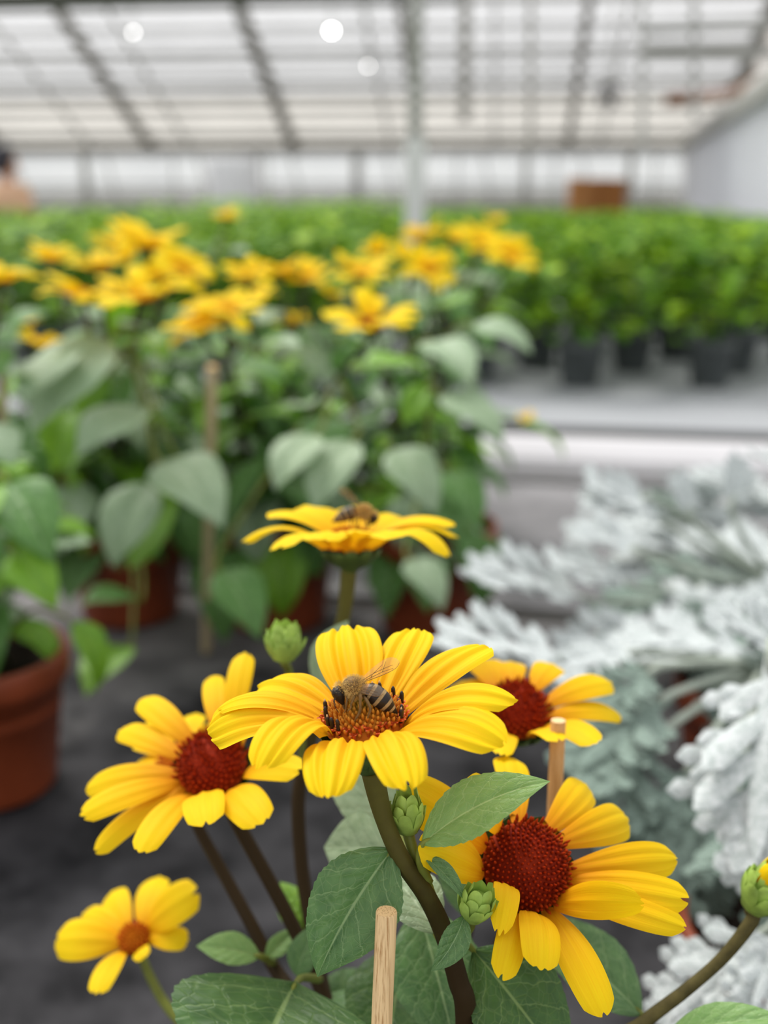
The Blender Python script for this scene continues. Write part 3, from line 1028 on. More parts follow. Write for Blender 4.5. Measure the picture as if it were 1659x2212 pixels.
# main bloom
main_axis = Vector((-0.10, -0.02, 1.0))
main_petals = [
    ((745, 1350), 156, {'b': (752, 1480), 'cup': 0.06, 'mx': 0.62, 'arch': 0.10, 'tip_lobes': 3, 'notch': 0.02, 'tipw': 0.5}),
    ((900, 1355), 116, {'b': (862, 1490), 'cup': 0.08, 'mx': 0.68, 'arch': 0.08, 'tip_lobes': 2, 'notch': 0.04, 'tipw': 0.5}),
    ((1052, 1390), 132, {'b': (905, 1530), 'cup': 0.10, 'arch': 0.14, 'notch': 0.07, 'twist': -0.15, 'mx': 0.6, 'tipw': 0.45}),
    ((1119, 1513), 100, {'b': (890, 1562), 'arch': 0.25, 'cup': 0.20, 'tipw': 0.08, 'rise': 0.4, 'notch': 0.02, 'twist': 0.15}),
    ((1094, 1606), 122, {'b': (886, 1600), 'arch': 0.24, 'cup': 0.14, 'tipw': 0.14, 'notch': 0.02, 'twist': 0.40}),
    ((886, 1702), 114, {'b': (832, 1612), 'arch': 0.24, 'arch0': 0.30, 'cup': 0.22, 'tip_lobes': 2, 'notch': 0.06, 'tipw': 0.28, 'mx': 0.50, 'base': 0.2}),
    ((708, 1724), 124, {'b': (742, 1612), 'arch': 0.24, 'arch0': 0.30, 'cup': 0.20, 'tip_lobes': 3, 'notch': 0.04, 'tipw': 0.10, 'mx': 0.48, 'base': 0.2}),
    ((554, 1662), 112, {'b': (696, 1596), 'arch': 0.36, 'cup': 0.2, 'tip_lobes': 3, 'notch': 0.04, 'tipw': 0.25, 'twist': -0.1}),
    ((446, 1580), 150, {'b': (690, 1576), 'arch': 0.22, 'cup': 0.12, 'L': 0.0290, 'tipw': 0.34, 'notch': 0.015, 'mx': 0.66, 'twist': -0.55}),
    ((470, 1532), 84, {'b': (690, 1558), 'arch': 0.24, 'cup': 0.12, 'L': 0.0275, 'rise': 0.2, 'tipw': 0.2}),
    ((556, 1482), 116, {'b': (700, 1530), 'arch': 0.22, 'cup': 0.16, 'rise': 0.5, 'tipw': 0.12, 'notch': 0.02, 'twist': -0.15}),
]
near_flower(near, (788, 1568, 0.250), main_axis, 178, 0.0066, main_petals, 0.0276, M['petal_main'], M['disc_tan'], N=260, bump=(0.00048, 0.0018), calyx_depth=0.0105, florets=34, nu=26, nv=34, seed=4, ridge=0.12,
            label='flower head in focus with a tan disc and the bee on it')
stem([(806, 1668, 0.2520), (818, 1725, 0.2525), (838, 1790, 0.2530), (872, 1862, 0.2535), (922, 1935, 0.256), (958, 2012, 0.259), (988, 2112, 0.263), (1006, 2215, 0.268)], (0.020, 0.246), [0.0026, 0.0020, 0.0021, 0.0023, 0.0026, 0.0028])

# bloom at lower right, red disc
rf_axis = camdir(0.10, 0.42, 0.86)
rf = [
    ((1268, 1694), 86, {'b': (1195, 1775), 'mx': 0.65}),
    ((1358, 1768), 92, {'b': (1225, 1810), 'mx': 0.65}),
    ((1466, 1856), 84, {'b': (1240, 1880), 'tipw': 0.12, 'arch': 0.20}),
    ((1490, 1944), 80, {'b': (1240, 1915), 'tip_lobes': 2, 'notch': 0.09}),
    ((1484, 2004), 70, {'b': (1230, 1940), 'tipw': 0.2}),
    ((1392, 1952), 78, {'b': (1205, 1965), 'twist': 0.9, 'arch': 0.10, 'tipw': 0.15}),
    ((1308, 2196), 82, {'b': (1185, 1970), 'arch': 0.14}),
    ((1168, 2096), 84, {'b': (1140, 1985), 'arch': 0.20}),
    ((1082, 2116), 64, {'b': (1100, 1980), 'arch': 0.18}),
    ((1078, 2022), 56, {'b': (1060, 1945), 'arch': 0.45, 'L': 0.022}),
    ((905, 1822), 96, {'b': (1030, 1890)}),
    ((868, 1700), 110, {'b': (1030, 1820), 'mx': 0.62}),
    ((1005, 1690), 84, {'b': (1070, 1775)}),
    ((1094, 1632), 80, {'b': (1115, 1765), 'mx': 0.65}),
]
near_flower(near, (1136, 1872, 0.272), rf_axis, 196, 0.0075, rf, 0.0290, M['petal_orange'], M['disc_red'], N=300, bump=(0.00046, 0.0019), jit=0.7, calyx_depth=0.008, seed=7,
            label='flower head with a large dark red domed disc, lower right of the bee bloom')
stem([(1112, 1905, 0.287), (1092, 2010, 0.293), (1050, 2130, 0.294), (1010, 2260, 0.290)], (0.024, 0.255), [0.0022, 0.0022, 0.0026])

# bloom on the left, red disc
lf_axis = camdir(-0.05, 0.66, 0.75)
lf = [
    ((302, 1510), 66, {'b': (410, 1598), 'mx': 0.55}),
    ((256, 1578), 62, {'b': (392, 1634)}),
    ((184, 1704), 66, {'b': (384, 1672)}),
    ((172, 1762), 62, {'b': (386, 1690)}),
    ((204, 1842), 54, {'b': (395, 1706)}),
    ((300, 1842), 66, {'b': (412, 1718)}),
    ((446, 1782), 86, {'b': (446, 1722), 'arch': 0.22}),
    ((568, 1780), 88, {'b': (496, 1716), 'arch': 0.20}),
    ((650, 1664), 70, {'b': (535, 1676)}),
    ((530, 1408), 58, {'b': (512, 1578), 'rise': 0.5, 'mx': 0.65}),
    ((462, 1458), 54, {'b': (474, 1578), 'rise': 0.5}),
    ((590, 1494), 60, {'b': (534, 1610), 'rise': 0.4}),
]
near_flower(near, (458, 1655, 0.320), lf_axis, 156, 0.0075, lf, 0.0290, M['petal_orange'], M['disc_red'], N=220, bump=(0.00052, 0.0020), jit=0.8, calyx_depth=0.008, nu=10, nv=14, seed=9,
            label='flower head with a dark red disc, left of the bee bloom')
stem([(478, 1712, 0.329), (520, 1790, 0.331), (600, 1935, 0.330), (655, 2045, 0.328), (705, 2160, 0.324), (750, 2260, 0.315)], (0.000, 0.262), [0.0020, 0.0021, 0.0023, 0.0026])
# half hidden bloom behind it
hb = [((322, 1556), 66, {}), ((424, 1540), 60, {}), ((296, 1652), 56, {}), ((480, 1560), 50, {}), ((350, 1700), 50, {}), ((300, 1600), 60, {})]
near_flower(near, (385, 1650, 0.350), camdir(-0.1, 0.8, 0.6), 90, 0.005, hb, 0.0185, M['petal'], M['disc_orange'], N=70, bump=(0.0007, 0.0012), nu=8, nv=10, seed=12,
            label='small flower head half hidden behind the left bloom')
stem([(398, 1704, 0.352), (428, 1785, 0.350), (480, 1880, 0.346), (540, 1990, 0.340), (596, 2095, 0.334), (690, 2240, 0.322)], (-0.008, 0.258), [0.0017, 0.0019, 0.0021, 0.0024])

# bloom behind on the right, red disc
rb = [
    ((1032, 1424), 88, {'b': (1080, 1490), 'rise': 0.4}),
    ((1100, 1432), 66, {'b': (1110, 1488), 'rise': 0.4}),
    ((1198, 1436), 70, {'b': (1150, 1495), 'mx': 0.65}),
    ((1322, 1474), 70, {'b': (1178, 1522), 'mx': 0.65}),
    ((1342, 1546), 56, {'b': (1184, 1548)}),
    ((1290, 1606), 66, {'b': (1172, 1570)}),
    ((1210, 1600), 50, {'b': (1140, 1584)}),
    ((1082, 1632), 50, {'b': (1098, 1588)}),
    ((960, 1545), 70, {'b': (1045, 1540)}),
    ((985, 1480), 70, {'b': (1055, 1505)}),
]
near_flower(near, (1114, 1540, 0.330), camdir(0.02, 0.72, 0.69), 142, 0.0070, rb, 0.0275, M['petal_orange'], M['disc_red'], N=210, bump=(0.00052, 0.0019), jit=0.8, nu=10, nv=14, seed=15,
            label='flower head with a dark red disc, just behind the bee bloom on the right')
stem([(1106, 1590, 0.338), (1075, 1720, 0.340), (1030, 1900, 0.334), (985, 2120, 0.318), (960, 2260, 0.306)], (0.016, 0.262), [0.0019, 0.0021, 0.0024])

# small bloom, lower left
sb = [
    ((118, 2030), 92, {'b': (250, 2035), 'tip_lobes': 2, 'notch': 0.08}),
    ((178, 1974), 60, {'b': (255, 2010)}),
    ((242, 1924), 66, {'b': (275, 1995)}),
    ((346, 1892), 66, {'b': (305, 1992)}),
    ((428, 1922), 90, {'b': (322, 2000), 'tip_lobes': 2, 'notch': 0.12}),
    ((408, 2030), 52, {'b': (335, 2028), 'L': 0.014}),
    ((312, 2070), 40, {'b': (305, 2052), 'L': 0.009, 'arch': 0.3}),
    ((206, 2148), 54, {'b': (268, 2052)}),
]
near_flower(near, (292, 2028, 0.360), camdir(-0.12, 0.60, 0.78), 66, 0.0035, sb, 0.0225, M['petal'], M['disc_orange'], N=80, bump=(0.0005, 0.0022), calyx_depth=0.006, nu=9, nv=12, seed=18,
            label='small flower head with an orange disc, lowest on the left')
stem([(306, 2066, 0.367), (330, 2120, 0.366), (366, 2180, 0.362), (470, 2310, 0.350)], (-0.028, 0.262), [0.0014, 0.0016, 0.0022], 'stem_green')

# upper bloom seen from the side, second bee on it
tb = [
    ((520, 1172), 104, {'b': (690, 1175), 'arch': 0.28, 'notch': 0.1, 'tip_lobes': 3, 'twist': 0.3}),
    ((592, 1188), 90, {'b': (700, 1188), 'arch': 0.26, 'notch': 0.1, 'tip_lobes': 3, 'twist': 0.3}),
    ((578, 1108), 110, {'b': (695, 1160), 'arch': 0.22}),
    ((655, 1092), 110, {'b': (722, 1150), 'arch': 0.18}),
    ((765, 1092), 96, {'b': (757, 1145), 'arch': 0.14}),
    ((688, 1166), 90, {'b': (722, 1196), 'arch': 0.20, 'rise': 0.35}),
    ((768, 1148), 90, {'b': (762, 1200), 'arch': 0.20, 'rise': 0.5, 'L': 0.020}),
    ((884, 1156), 110, {'b': (800, 1194), 'arch': 0.18, 'rise': 0.3}),
    ((972, 1203), 76, {'b': (815, 1185), 'arch': 0.36}),
    ((992, 1162), 92, {'b': (818, 1172), 'arch': 0.26, 'twist': -0.2}),
    ((986, 1132), 104, {'b': (815, 1160), 'arch': 0.22}),
    ((850, 1112), 90, {'b': (795, 1150), 'arch': 0.18}),
]
near_flower(near, (757, 1182, 0.360), camdir(0.0, 0.985, 0.12), 118, 0.0060, tb, 0.0270, M['petal'], M['disc_orange'], N=120, bump=(0.0006, 0.0014), calyx_depth=0.0065, nu=10, nv=14, seed=21,
            label='flower head seen side on, highest of the plant, a bee on its disc')
stem([(754, 1226, 0.362), (749, 1280, 0.361), (738, 1350, 0.360), (695, 1510, 0.356), (648, 1690, 0.350), (650, 1850, 0.345), (672, 2000, 0.338), (700, 2150, 0.328), (740, 2260, 0.315)], (0.004, 0.258), [0.0026, 0.0021, 0.0021, 0.0023, 0.0026])
M_stem = M['stem']

# buds
def near_bud(px_, ax, w, h, path, mat='bud', seed=3, petals=0, soil=None, open_=0.0):
    c = at(*px_)
    d = px_[2]
    o = build(bud_mb(c, ax, w / 2 * d / F * 0.92, h * d / F, seed=seed, open_=open_), 'flower_bud', M[mat], near)
    r = w / 2 * d / F
    if petals:
        axn = ax.normalized()
        e1 = axn.cross(Vector((0.3, 0.9, 0.1))).normalized()
        e2 = axn.cross(e1)
        for i in range(petals):
            a = 2 * math.pi * i / petals
            dd = e1 * math.cos(a) + e2 * math.sin(a)
            B = c + dd * r * 0.5 + axn * r * 0.1
            T = c + dd * r * (0.45 + 0.15 * (i % 2)) + axn * r * (1.45 + 0.25 * (i % 3))
            build(petal_mb(B, T, dd, r * 0.75, arch=0.14, cup=0.2, nu=6, nv=8, tipw=0.2), 'petal', M['petal'], o)
    if path:
        pts = [c - ax.normalized() * (h * d / F * 0.46)] + [at(*p) for p in path]
        rs = [0.0014, 0.0012, 0.0013]
        if soil:
            s = Vector((soil[0], soil[1], SZ))
            pts += [pts[-1].lerp(s, 0.5), s]
            rs = [0.0021, 0.0016, 0.0019, 0.0022]
        v, f, uv = tube(pts, rs, len(pts) * 5, 10, 0.03)
        build(MB().add(v, f, uv), 'stem', M['stem_green'] if not soil else M['stem_olive'], near)
    return o
near_bud((880, 1762, 0.256), camdir(-0.05, 0.95, 0.25), 74, 92, [(893, 1838, 0.256), (912, 1880, 0.256), (935, 1945, 0.257)], seed=31, open_=0.22)
near_bud((1028, 1956, 0.250), camdir(0.25, 0.9, 0.35), 76, 84, [(1010, 2010, 0.254), (975, 2050, 0.2605)], seed=34, open_=0.30)
near_bud((614, 1392, 0.325), camdir(0.05, 0.98, 0.2), 80, 82, [(625, 1455, 0.334), (650, 1560, 0.346), (652, 1660, 0.350)], seed=37, open_=0.25)
near_bud((1648, 1928, 0.292), camdir(0.35, 0.85, 0.35), 96, 110, [(1622, 1992, 0.293), (1560, 2070, 0.293), (1480, 2140, 0.292), (1395, 2205, 0.290), (1290, 2300, 0.285)], seed=40, petals=8, soil=(0.040, 0.252), open_=0.3)

# leaves of the near plant
near_leaf(near, (848, 1834, 0.2540), (686, 2110, 0.2540), 196, 'leaf', (0.15, 0.45, 0.88), stalk=[(862, 1840, 0.253)], nu=28, nv=70, mx=0.38, arch=0.07, fold=0.26, bend=0.05, pucker=0.034, teeth=19, label='large toothed leaf left of the bamboo stake')
near_leaf(near, (912, 1824, 0.2510), (1188, 1688, 0.2430), 136, 'leaf_light', (-0.15, 0.65, 0.75), stalk=[(925, 1905, 0.256), (908, 1862, 0.2530)], nu=24, nv=60, mx=0.42, arch=0.07, fold=0.14, bend=-0.06, teeth=14, tooth=0.07, label='pale green leaf lying over the lower right bloom')
near_leaf(near, (914, 1848, 0.2520), (1006, 1948, 0.2485), 46, 'leaf', (0.5, 0.6, 0.6), stalk=[(922, 1880, 0.256)], nu=10, nv=24, fold=0.4, mx=0.4)
near_leaf(near, (1003, 1978, 0.2500), (931, 2098, 0.2450), 66, 'leaf', (0.35, 0.4, 0.85), nu=14, nv=34, fold=0.35, mx=0.42, arch=0.1, bend=-0.06, label='small narrow leaf under the green bud')
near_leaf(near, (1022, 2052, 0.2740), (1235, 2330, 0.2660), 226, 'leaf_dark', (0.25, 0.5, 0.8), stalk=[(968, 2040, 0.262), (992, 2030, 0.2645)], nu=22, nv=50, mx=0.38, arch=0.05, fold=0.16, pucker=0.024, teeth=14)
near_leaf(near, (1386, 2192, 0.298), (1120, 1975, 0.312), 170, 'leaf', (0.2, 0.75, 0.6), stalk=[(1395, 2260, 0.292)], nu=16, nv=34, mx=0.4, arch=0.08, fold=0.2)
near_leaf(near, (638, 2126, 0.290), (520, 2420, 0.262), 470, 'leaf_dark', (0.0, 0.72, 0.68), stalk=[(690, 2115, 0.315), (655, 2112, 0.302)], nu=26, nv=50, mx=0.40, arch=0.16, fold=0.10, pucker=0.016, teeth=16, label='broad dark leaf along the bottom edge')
near_leaf(near, (856, 1838, 0.300), (700, 1830, 0.315), 150, 'leaf_pale', (0.1, 0.35, 0.9), nu=12, nv=26, mx=0.5, arch=0.05, fold=0.12, stalk=[(900, 1960, 0.285)])
near_leaf(near, (862, 1800, 0.315), (705, 1640, 0.325), 130, 'leaf_pale', (0.0, 0.6, 0.8), nu=12, nv=26, mx=0.45, fold=0.15, stalk=[(905, 1900, 0.30)])
near_leaf(near, (946, 2018, 0.268), (826, 1870, 0.285), 130, 'leaf_pale', (0.2, 0.5, 0.8), nu=14, nv=30, mx=0.45, fold=0.2, stalk=[(962, 2030, 0.263)], stalk_r=0.0015)
near_leaf(near, (905, 1960, 0.300), (985, 2270, 0.285), 200, 'leaf', (0.0, 0.45, 0.9), nu=14, nv=34, mx=0.45, fold=0.16)
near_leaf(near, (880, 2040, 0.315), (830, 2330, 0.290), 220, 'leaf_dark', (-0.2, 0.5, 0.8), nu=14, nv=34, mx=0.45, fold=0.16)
near_leaf(near, (562, 2066, 0.322), (424, 2044, 0.320), 74, 'leaf_light', (0.1, 0.72, 0.7), nu=12, nv=26, mx=0.45, fold=0.25, arch=0.1, stalk=[(590, 2080, 0.333)])
near_leaf(near, (574, 2070, 0.328), (644, 2004, 0.335), 44, 'leaf_light', (0.1, 0.5, 0.8), nu=8, nv=18, fold=0.3)
near_leaf(near, (640, 2108, 0.318), (690, 1990, 0.318), 70, 'leaf', (-0.3, 0.4, 0.8), nu=10, nv=22, fold=0.25)
near_leaf(near, (660, 2010, 0.340), (606, 1905, 0.350), 80, 'leaf_mid_bright', (0.1, 0.6, 0.7), nu=10, nv=22, fold=0.2)
near_leaf(near, (690, 1500, 0.352), (752, 1340, 0.345), 100, 'leaf_pale', (-0.35, 0.4, 0.85), nu=12, nv=24, mx=0.5, fold=0.12)
near_leaf(near, (1440, 2240, 0.285), (1700, 2200, 0.275), 90, 'leaf_light', (0.0, 0.8, 0.6), nu=12, nv=24, mx=0.45, stalk=[(1395, 2225, 0.289)])
near_leaf(near, (700, 2150, 0.326), (820, 2310, 0.300), 170, 'leaf', (0.2, 0.7, 0.7), nu=12, nv=26, mx=0.45)
near_leaf(near, (660, 2190, 0.335), (860, 2130, 0.345), 120, 'leaf', (0.1, 0.75, 0.65), nu=12, nv=26, mx=0.45)
near_leaf(near, (1020, 1990, 0.318), (1010, 1780, 0.335), 130, 'leaf', (-0.2, 0.5, 0.8), nu=12, nv=26, mx=0.45)

# bamboo stakes of the near pot
def stake(top, low, r, label, mats, base, seg=24):
    T, Lw = at(*top), at(*low)
    B = base if base is not None else Lw
    ax = (T - B).normalized()
    o = thing('bamboo_stake', B, label, 'stake')
    mb = MB()
    prof = [(r, 0), (r, (T - B).length - r * 0.15), (r * 0.94, (T - B).length)]
    mb.add(*lathe(prof, seg, B, ax))
    q = (T - B).length
    v, f, uv = lathe([(r * 0.94, q), (r * 0.5, q + 0.00002), (1e-5, q + 0.00002)], seg, B, ax)
    mb.add(v, f, uv, 1)
    s = build(mb, 'shaft', mats, o)
    for i, pl in enumerate(s.data.polygons):
        pl.use_smooth = True
    return o
T1 = at(835, 1968, 0.2440)
L1 = at(824, 2225, 0.2505)
dv = (L1 - T1)
dv = dv * ((T1.z - 0.06) / -dv.z)
stake((835, 1968, 0.2440), None or (824, 2225, 0.2505), 0.00235, 'pale bamboo stake with a cut round top in the foreground', [M['bamboo'], M['bamboo_end']], T1 + dv)
T2 = at(1206, 1556, 0.322)
B2 = Vector((0.046, 0.264, 0.06))
stake((1206, 1556, 0.304), (1165, 1770, 0.32), 0.0021, 'thin orange bamboo stake rising behind the lower right bloom', [M['bamboo_tan'], M['bamboo_end']], B2)

# ================================================================== BEES
def build_bee(name, label, frame, proto=None):
    t = bpy.data.objects.new(name, None)
    COL.objects.link(t)
    t.empty_display_size = 0.01
    t.matrix_world = frame
    ORG[t.name] = Vector((0, 0, 0))
    tag(t, label, 'bee')
    return t
S = 0.247 / F
def q(u, v, w=0.0):
    "bee coordinates: right, up, towards the lens, in metres about its waist"
    return Vector(((u - 788) * S, (1500 - v) * S, w * S))
def bee_body():
    mb = MB()
    def loft(path, radii, mi, n=16, sides=16, flat=1.0):
        v, f, uv = tube([q(*p) for p in path], [r * S for r in radii], n, sides, 0, True, flat, Vector((0, 0, 1)))
        if isinstance(mi, int):
            mb.add(v, f, uv, mi)
        else:
            lst = [mi[min(len(mi) - 1, int(k / n * len(mi)))] for k in range(n) for _ in range(sides)]
            lst += [mi[0]] * sides + [mi[-1]] * sides
            mb.add(v, f, uv, lst)
    # abdomen: bands of black and tan
    bands = [2, 2, 2, 2, 2, 0, 0, 0, 1, 1, 0, 0, 0, 0, 1, 1, 0, 0, 0, 0, 1, 1, 0, 0, 0, 1, 1, 0, 0, 0, 0, 0]
    loft([(784, 1486), (800, 1493, 2), (822, 1509, 3), (842, 1527, 2), (858, 1541, 0)], [4, 13, 18.5, 21.5, 22, 20.5, 17, 11.5, 6, 1.2], bands, 64, 24)
    # thorax and head
    loft([(744, 1489), (756, 1483, 2), (772, 1483, 2), (790, 1488, 0)], [7, 17, 21.5, 22, 17, 6], 3, 16, 20)
    loft([(727, 1482, 2), (731, 1494, 3), (736, 1508, 3), (742, 1521, 2)], [5, 13, 15, 14, 11, 7, 3], 0, 16, 16, 1.25)
    loft([(742, 1518, 2), (744, 1532, 2)], [4, 2.0], 3, 6, 8)
    # antennae
    loft([(726, 1505, 8), (722, 1512, 12), (726, 1526, 14), (733, 1537, 12)], [1.1, 1.0, 1.1, 0.9], 0, 14, 6)
    loft([(730, 1502, 14), (724, 1510, 20), (727, 1520, 22)], [1.1, 1.0, 0.9], 0, 12, 6)
    # legs, near side then far side
    loft([(772, 1500, 15), (779, 1497, 26), (779, 1514, 30)], [3.0, 4.2, 4.0, 3.0], 3, 12, 8)
    loft([(779, 1514, 30), (778, 1532, 30), (770, 1547, 27)], [3.2, 3.4, 2.4], 3, 12, 8)
    loft([(770, 1547, 27), (764, 1558, 25), (755, 1566, 24), (752, 1569, 24)], [1.7, 1.2, 1.0, 0.8], 3, 10, 6)
    loft([(764, 1498, 15), (766, 1502, 22), (760, 1516, 24)], [2.6, 3.2, 2.6], 3, 10, 8)
    loft([(760, 1516, 24), (758, 1526, 24), (751, 1533, 22)], [2.4, 2.0, 1.2], 3, 10, 6)
    loft([(752, 1500, 12), (750, 1510, 18), (748, 1528, 18), (744, 1538, 16)], [2.4, 2.6, 1.8, 1.0], 3, 12, 7)
    loft([(784, 1500, 14), (792, 1508, 26), (800, 1526, 30), (794, 1546, 28)], [3, 4, 3.4, 2.0], 3, 14, 8)
    loft([(774, 1500, -14), (786, 1506, -26), (786, 1530, -30)], [3, 3.2, 1.4], 3, 12, 7)
    loft([(756, 1500, -12), (752, 1512, -20), (748, 1532, -20)], [2.6, 2.4, 1.2], 3, 12, 7)
    src = mb
    me = src.mesh('bee_body_parts', [M['bee_black'], M['bee_tan'], M['bee_amber'], M['bee_brown']])
    bv = BVHTree.FromPolygons([v.co.copy() for v in me.vertices], [tuple(p.vertices) for p in me.polygons])
    tmp = bpy.data.objects.new('bee_tmp', me)
    COL.objects.link(tmp)
    md = tmp.modifiers.new('join', 'REMESH')
    md.mode = 'VOXEL'
    md.voxel_size = 0.000085
    md.use_smooth_shade = True
    dg = bpy.context.evaluated_depsgraph_get()
    ev = tmp.evaluated_get(dg)
    out = bpy.data.meshes.new_from_object(ev)
    out.name = 'bee_body'
    out.materials.clear()
    for m_ in (M['bee_black'], M['bee_tan'], M['bee_amber'], M['bee_brown']):
        out.materials.append(m_)
    for p in out.polygons:
        r_ = bv.find_nearest(p.center)
        p.material_index = me.polygons[r_[2]].material_index if r_[2] is not None else 0
        p.use_smooth = True
    bpy.data.objects.remove(tmp)
    return out
def bee_fur():
    rr = random.Random(5)
    mb = MB()
    def hairs(c, rad, n, ln, w, skip=None):
        for _ in range(n):
            d = Vector((rr.gauss(0, 1), rr.gauss(0, 1), rr.gauss(0, 1))).normalized()
            if skip and skip(d):
                continue
            p = q(*c) + Vector((d.x * rad[0], d.y * rad[1], d.z * rad[2])) * S
            dd = (d + Vector((rr.uniform(-.4, .4), rr.uniform(-.4, .4), rr.uniform(-.4, .4)))).normalized()
            v, f, uv = tube([p, p + dd * (ln * rr.uniform(0.6, 1.2) * S)], [w * S, w * 0.2 * S], 1, 3, 0, False)
            mb.add(v, f, uv)
    hairs((766, 1485, 1), (20, 19, 20), 2400, 11, 0.5)
    hairs((733, 1490, 3), (9, 15, 14), 600, 7, 0.42, lambda d: d.y < -0.2)
    hairs((800, 1494, 2), (14, 14, 15), 220, 5, 0.35)
    return mb.mesh('fur', M['bee_fur'])
def bee_eye():
    mb = MB()
    a = q(731, 1485, 11)
    b = q(736, 1509, 12)
    v, f, uv = tube([a, a.lerp(b, 0.5), b], [1.2 * S, 4.6 * S, 5.2 * S, 4.4 * S, 1.0 * S], 12, 12, 0, True, 0.9, Vector((0, 0, 1)))
    mb.add(v, f, uv)
    return mb.mesh('eye', M['bee_black'])
def wing_mesh(root, tip, w, n0, bow):
    mb = MB()
    B, T = q(*root), q(*tip)
    c = T - B
    t = c.normalized()
    n = (n0 - t * n0.dot(t)).normalized()
    s = t.cross(n)
    nu, nv = 10, 24
    def P(u, k):
        hw = w * S * (0.16 + 0.84 * math.sin(min(1, k * 1.25) * math.pi / 2)) * math.sqrt(max(0.0, 1 - max(0, (k - 0.72) / 0.28) ** 2.2))
        off = u * hw * (0.55 if u > 0 else 1.0)
        return B + c * k + s * off + n * (math.sin(k * 3) * bow * S * 0.5 - bow * S * u * u * 0.4)
    v = [P(-1 + 2 * i / nu, j / nv) for j in range(nv + 1) for i in range(nu + 1)]
    uv = [(i / nu, j / nv) for j in range(nv + 1) for i in range(nu + 1)]
    mb.add(v, grid_faces(nu, nv), uv, 0)
    lines = [[(1, 0), (1, 0.3), (1, 0.6), (1, 0.85), (0.6, 0.98)], [(0.5, 0), (0.4, 0.3), (0.35, 0.55), (0.7, 0.8)], [(0, 0), (-0.2, 0.35), (-0.1, 0.6), (0.0, 0.82)], [(-0.2, 0.36), (-0.6, 0.62)], [(0.35, 0.55), (-0.1, 0.6), (-0.7, 0.72)], [(0.45, 0.28), (-0.2, 0.33)]]
    for ln in lines:
        v, f, uv = tube([P(*x) + n * 0.00001 for x in ln], [0.75 * S, 0.6 * S, 0.4 * S], None, 5)
        mb.add(v, f, uv, 1)
    return mb.mesh('wing', [M['wing'], M['vein']])
bd = bee_body()
fr = Matrix((RT, UP, -FWD)).transposed().to_4x4()
fr.translation = at(788, 1500, 0.2445)
bee = build_bee('honey_bee', 'honey bee with banded abdomen on the sharp middle bloom', fr)
parts = [('body', bd), ('fur', bee_fur()), ('eye', bee_eye()),
         ('wing', wing_mesh((776, 1474, 4), (863, 1432, -22), 19, Vector((0.2, 0.35, 1)), 4)),
         ('wing', wing_mesh((756, 1484, 16), (828, 1494, 24), 17, Vector((0.1, 0.5, 1)), 4))]
for nme, me in parts:
    link(nme, me, bee)
fr2 = (Matrix((-RT, UP, FWD)).transposed() @ Matrix.Rotation(R(14), 3, 'Z')).to_4x4()
fr2.translation = at(770, 1112, 0.3600)
bee2 = build_bee('honey_bee', 'small blurred brown bee sitting on the upper side-on bloom', fr2)
for nme, me in parts:
    link(nme, me, bee2)

# ================================================================== MIDDLE PLANTS
def proto_leaf(seed, fold, arch, drop, w=0.62):
    mb = MB()
    v, f, uv = leaf_geo(Vector((0, 0.10, 0.0)), Vector((0, 1.0, -drop)), w, Vector((0, 0, 1)), arch=arch, fold=fold, nu=10, nv=20, teeth=8, tooth=0.06, mx=0.34, pucker=0.03, wave=0.035, seed=seed)
    mb.add(v, f, uv, 0)
    v, f, uv = tube([(0, -0.08, -0.02), (0, 0.02, 0), (0, 0.13, 0.01)], [0.018, 0.015, 0.008], 5, 6)
    mb.add(v, f, uv, 1)
    return mb
LEAVES = []
for s_, (fo, ar, dr) in enumerate(((0.22, 0.14, 0.15), (0.30, 0.20, 0.40), (0.15, 0.08, 0.05), (0.26, 0.24, 0.55))):
    for mt in ('leaf_mid', 'leaf_mid', 'leaf_pale', 'leaf_mid_bright'):
        LEAVES.append((mt, proto_leaf(s_, fo, ar, dr, 0.60 + 0.04 * s_).mesh('leaf', [M[mt], M['stem_green']])))
def pick_leaf(rr):
    return LEAVES[rr.randrange(len(LEAVES))][1]
PETALS = []
for s_, (ar, w, dz) in enumerate(((0.16, 0.0145, 0.006), (0.22, 0.0135, 0.001), (0.12, 0.0150, 0.011), (0.20, 0.014, -0.004))):
    PETALS.append(petal_mb(Vector((0.0078, 0, 0)), Vector((0.036, 0, dz)), Vector((0, 0, 1)), w, arch=ar, nu=6, nv=9, tip_lobes=3, seed=s_).mesh('petal', M['petal_mid']))
Z = Vector((0, 0, 1))
CALYX = calyx_mb(Vector((0, 0, -0.001)), Z, 0.0085, 0.008).mesh('flower_head', M['bud_dark'])
DISCS = [disc_mb(Vector((0, 0, 0)), Z, 0.0085, 0.0055, 70, 0.0008, 0.0016, seed=2).mesh('flower_disc', M['disc_amber']),
         disc_mb(Vector((0, 0, 0)), Z, 0.0090, 0.0065, 70, 0.0008, 0.0014, seed=3).mesh('flower_disc', M['disc_red'])]
def frame_from(p, zdir, ydir=None, s=1.0):
    z = zdir.normalized()
    y = ydir if ydir is not None else Vector((0.3, 0.9, 0.1))
    x = y.cross(z).normalized()
    y = z.cross(x)
    m_ = Matrix((x, y, z)).transposed()
    return Matrix.Translation(p) @ m_.to_4x4() @ Matrix.Scale(s, 4)
def mid_flower(t, p, axis, size, rr, n=12, red=False):
    h = link('flower_head', CALYX, t, frame_from(p, axis, None, size))
    link('flower_disc', DISCS[1 if red else 0], h)
    a0 = rr.random() * 6
    for i in range(n):
        a = a0 + 2 * math.pi * (i + rr.uniform(-0.2, 0.2)) / n
        link('petal', PETALS[rr.randrange(4)], h, Matrix.Rotation(a, 4, 'Z') @ Matrix.Rotation(rr.uniform(-0.42, 0.12), 4, 'Y'))
    return h
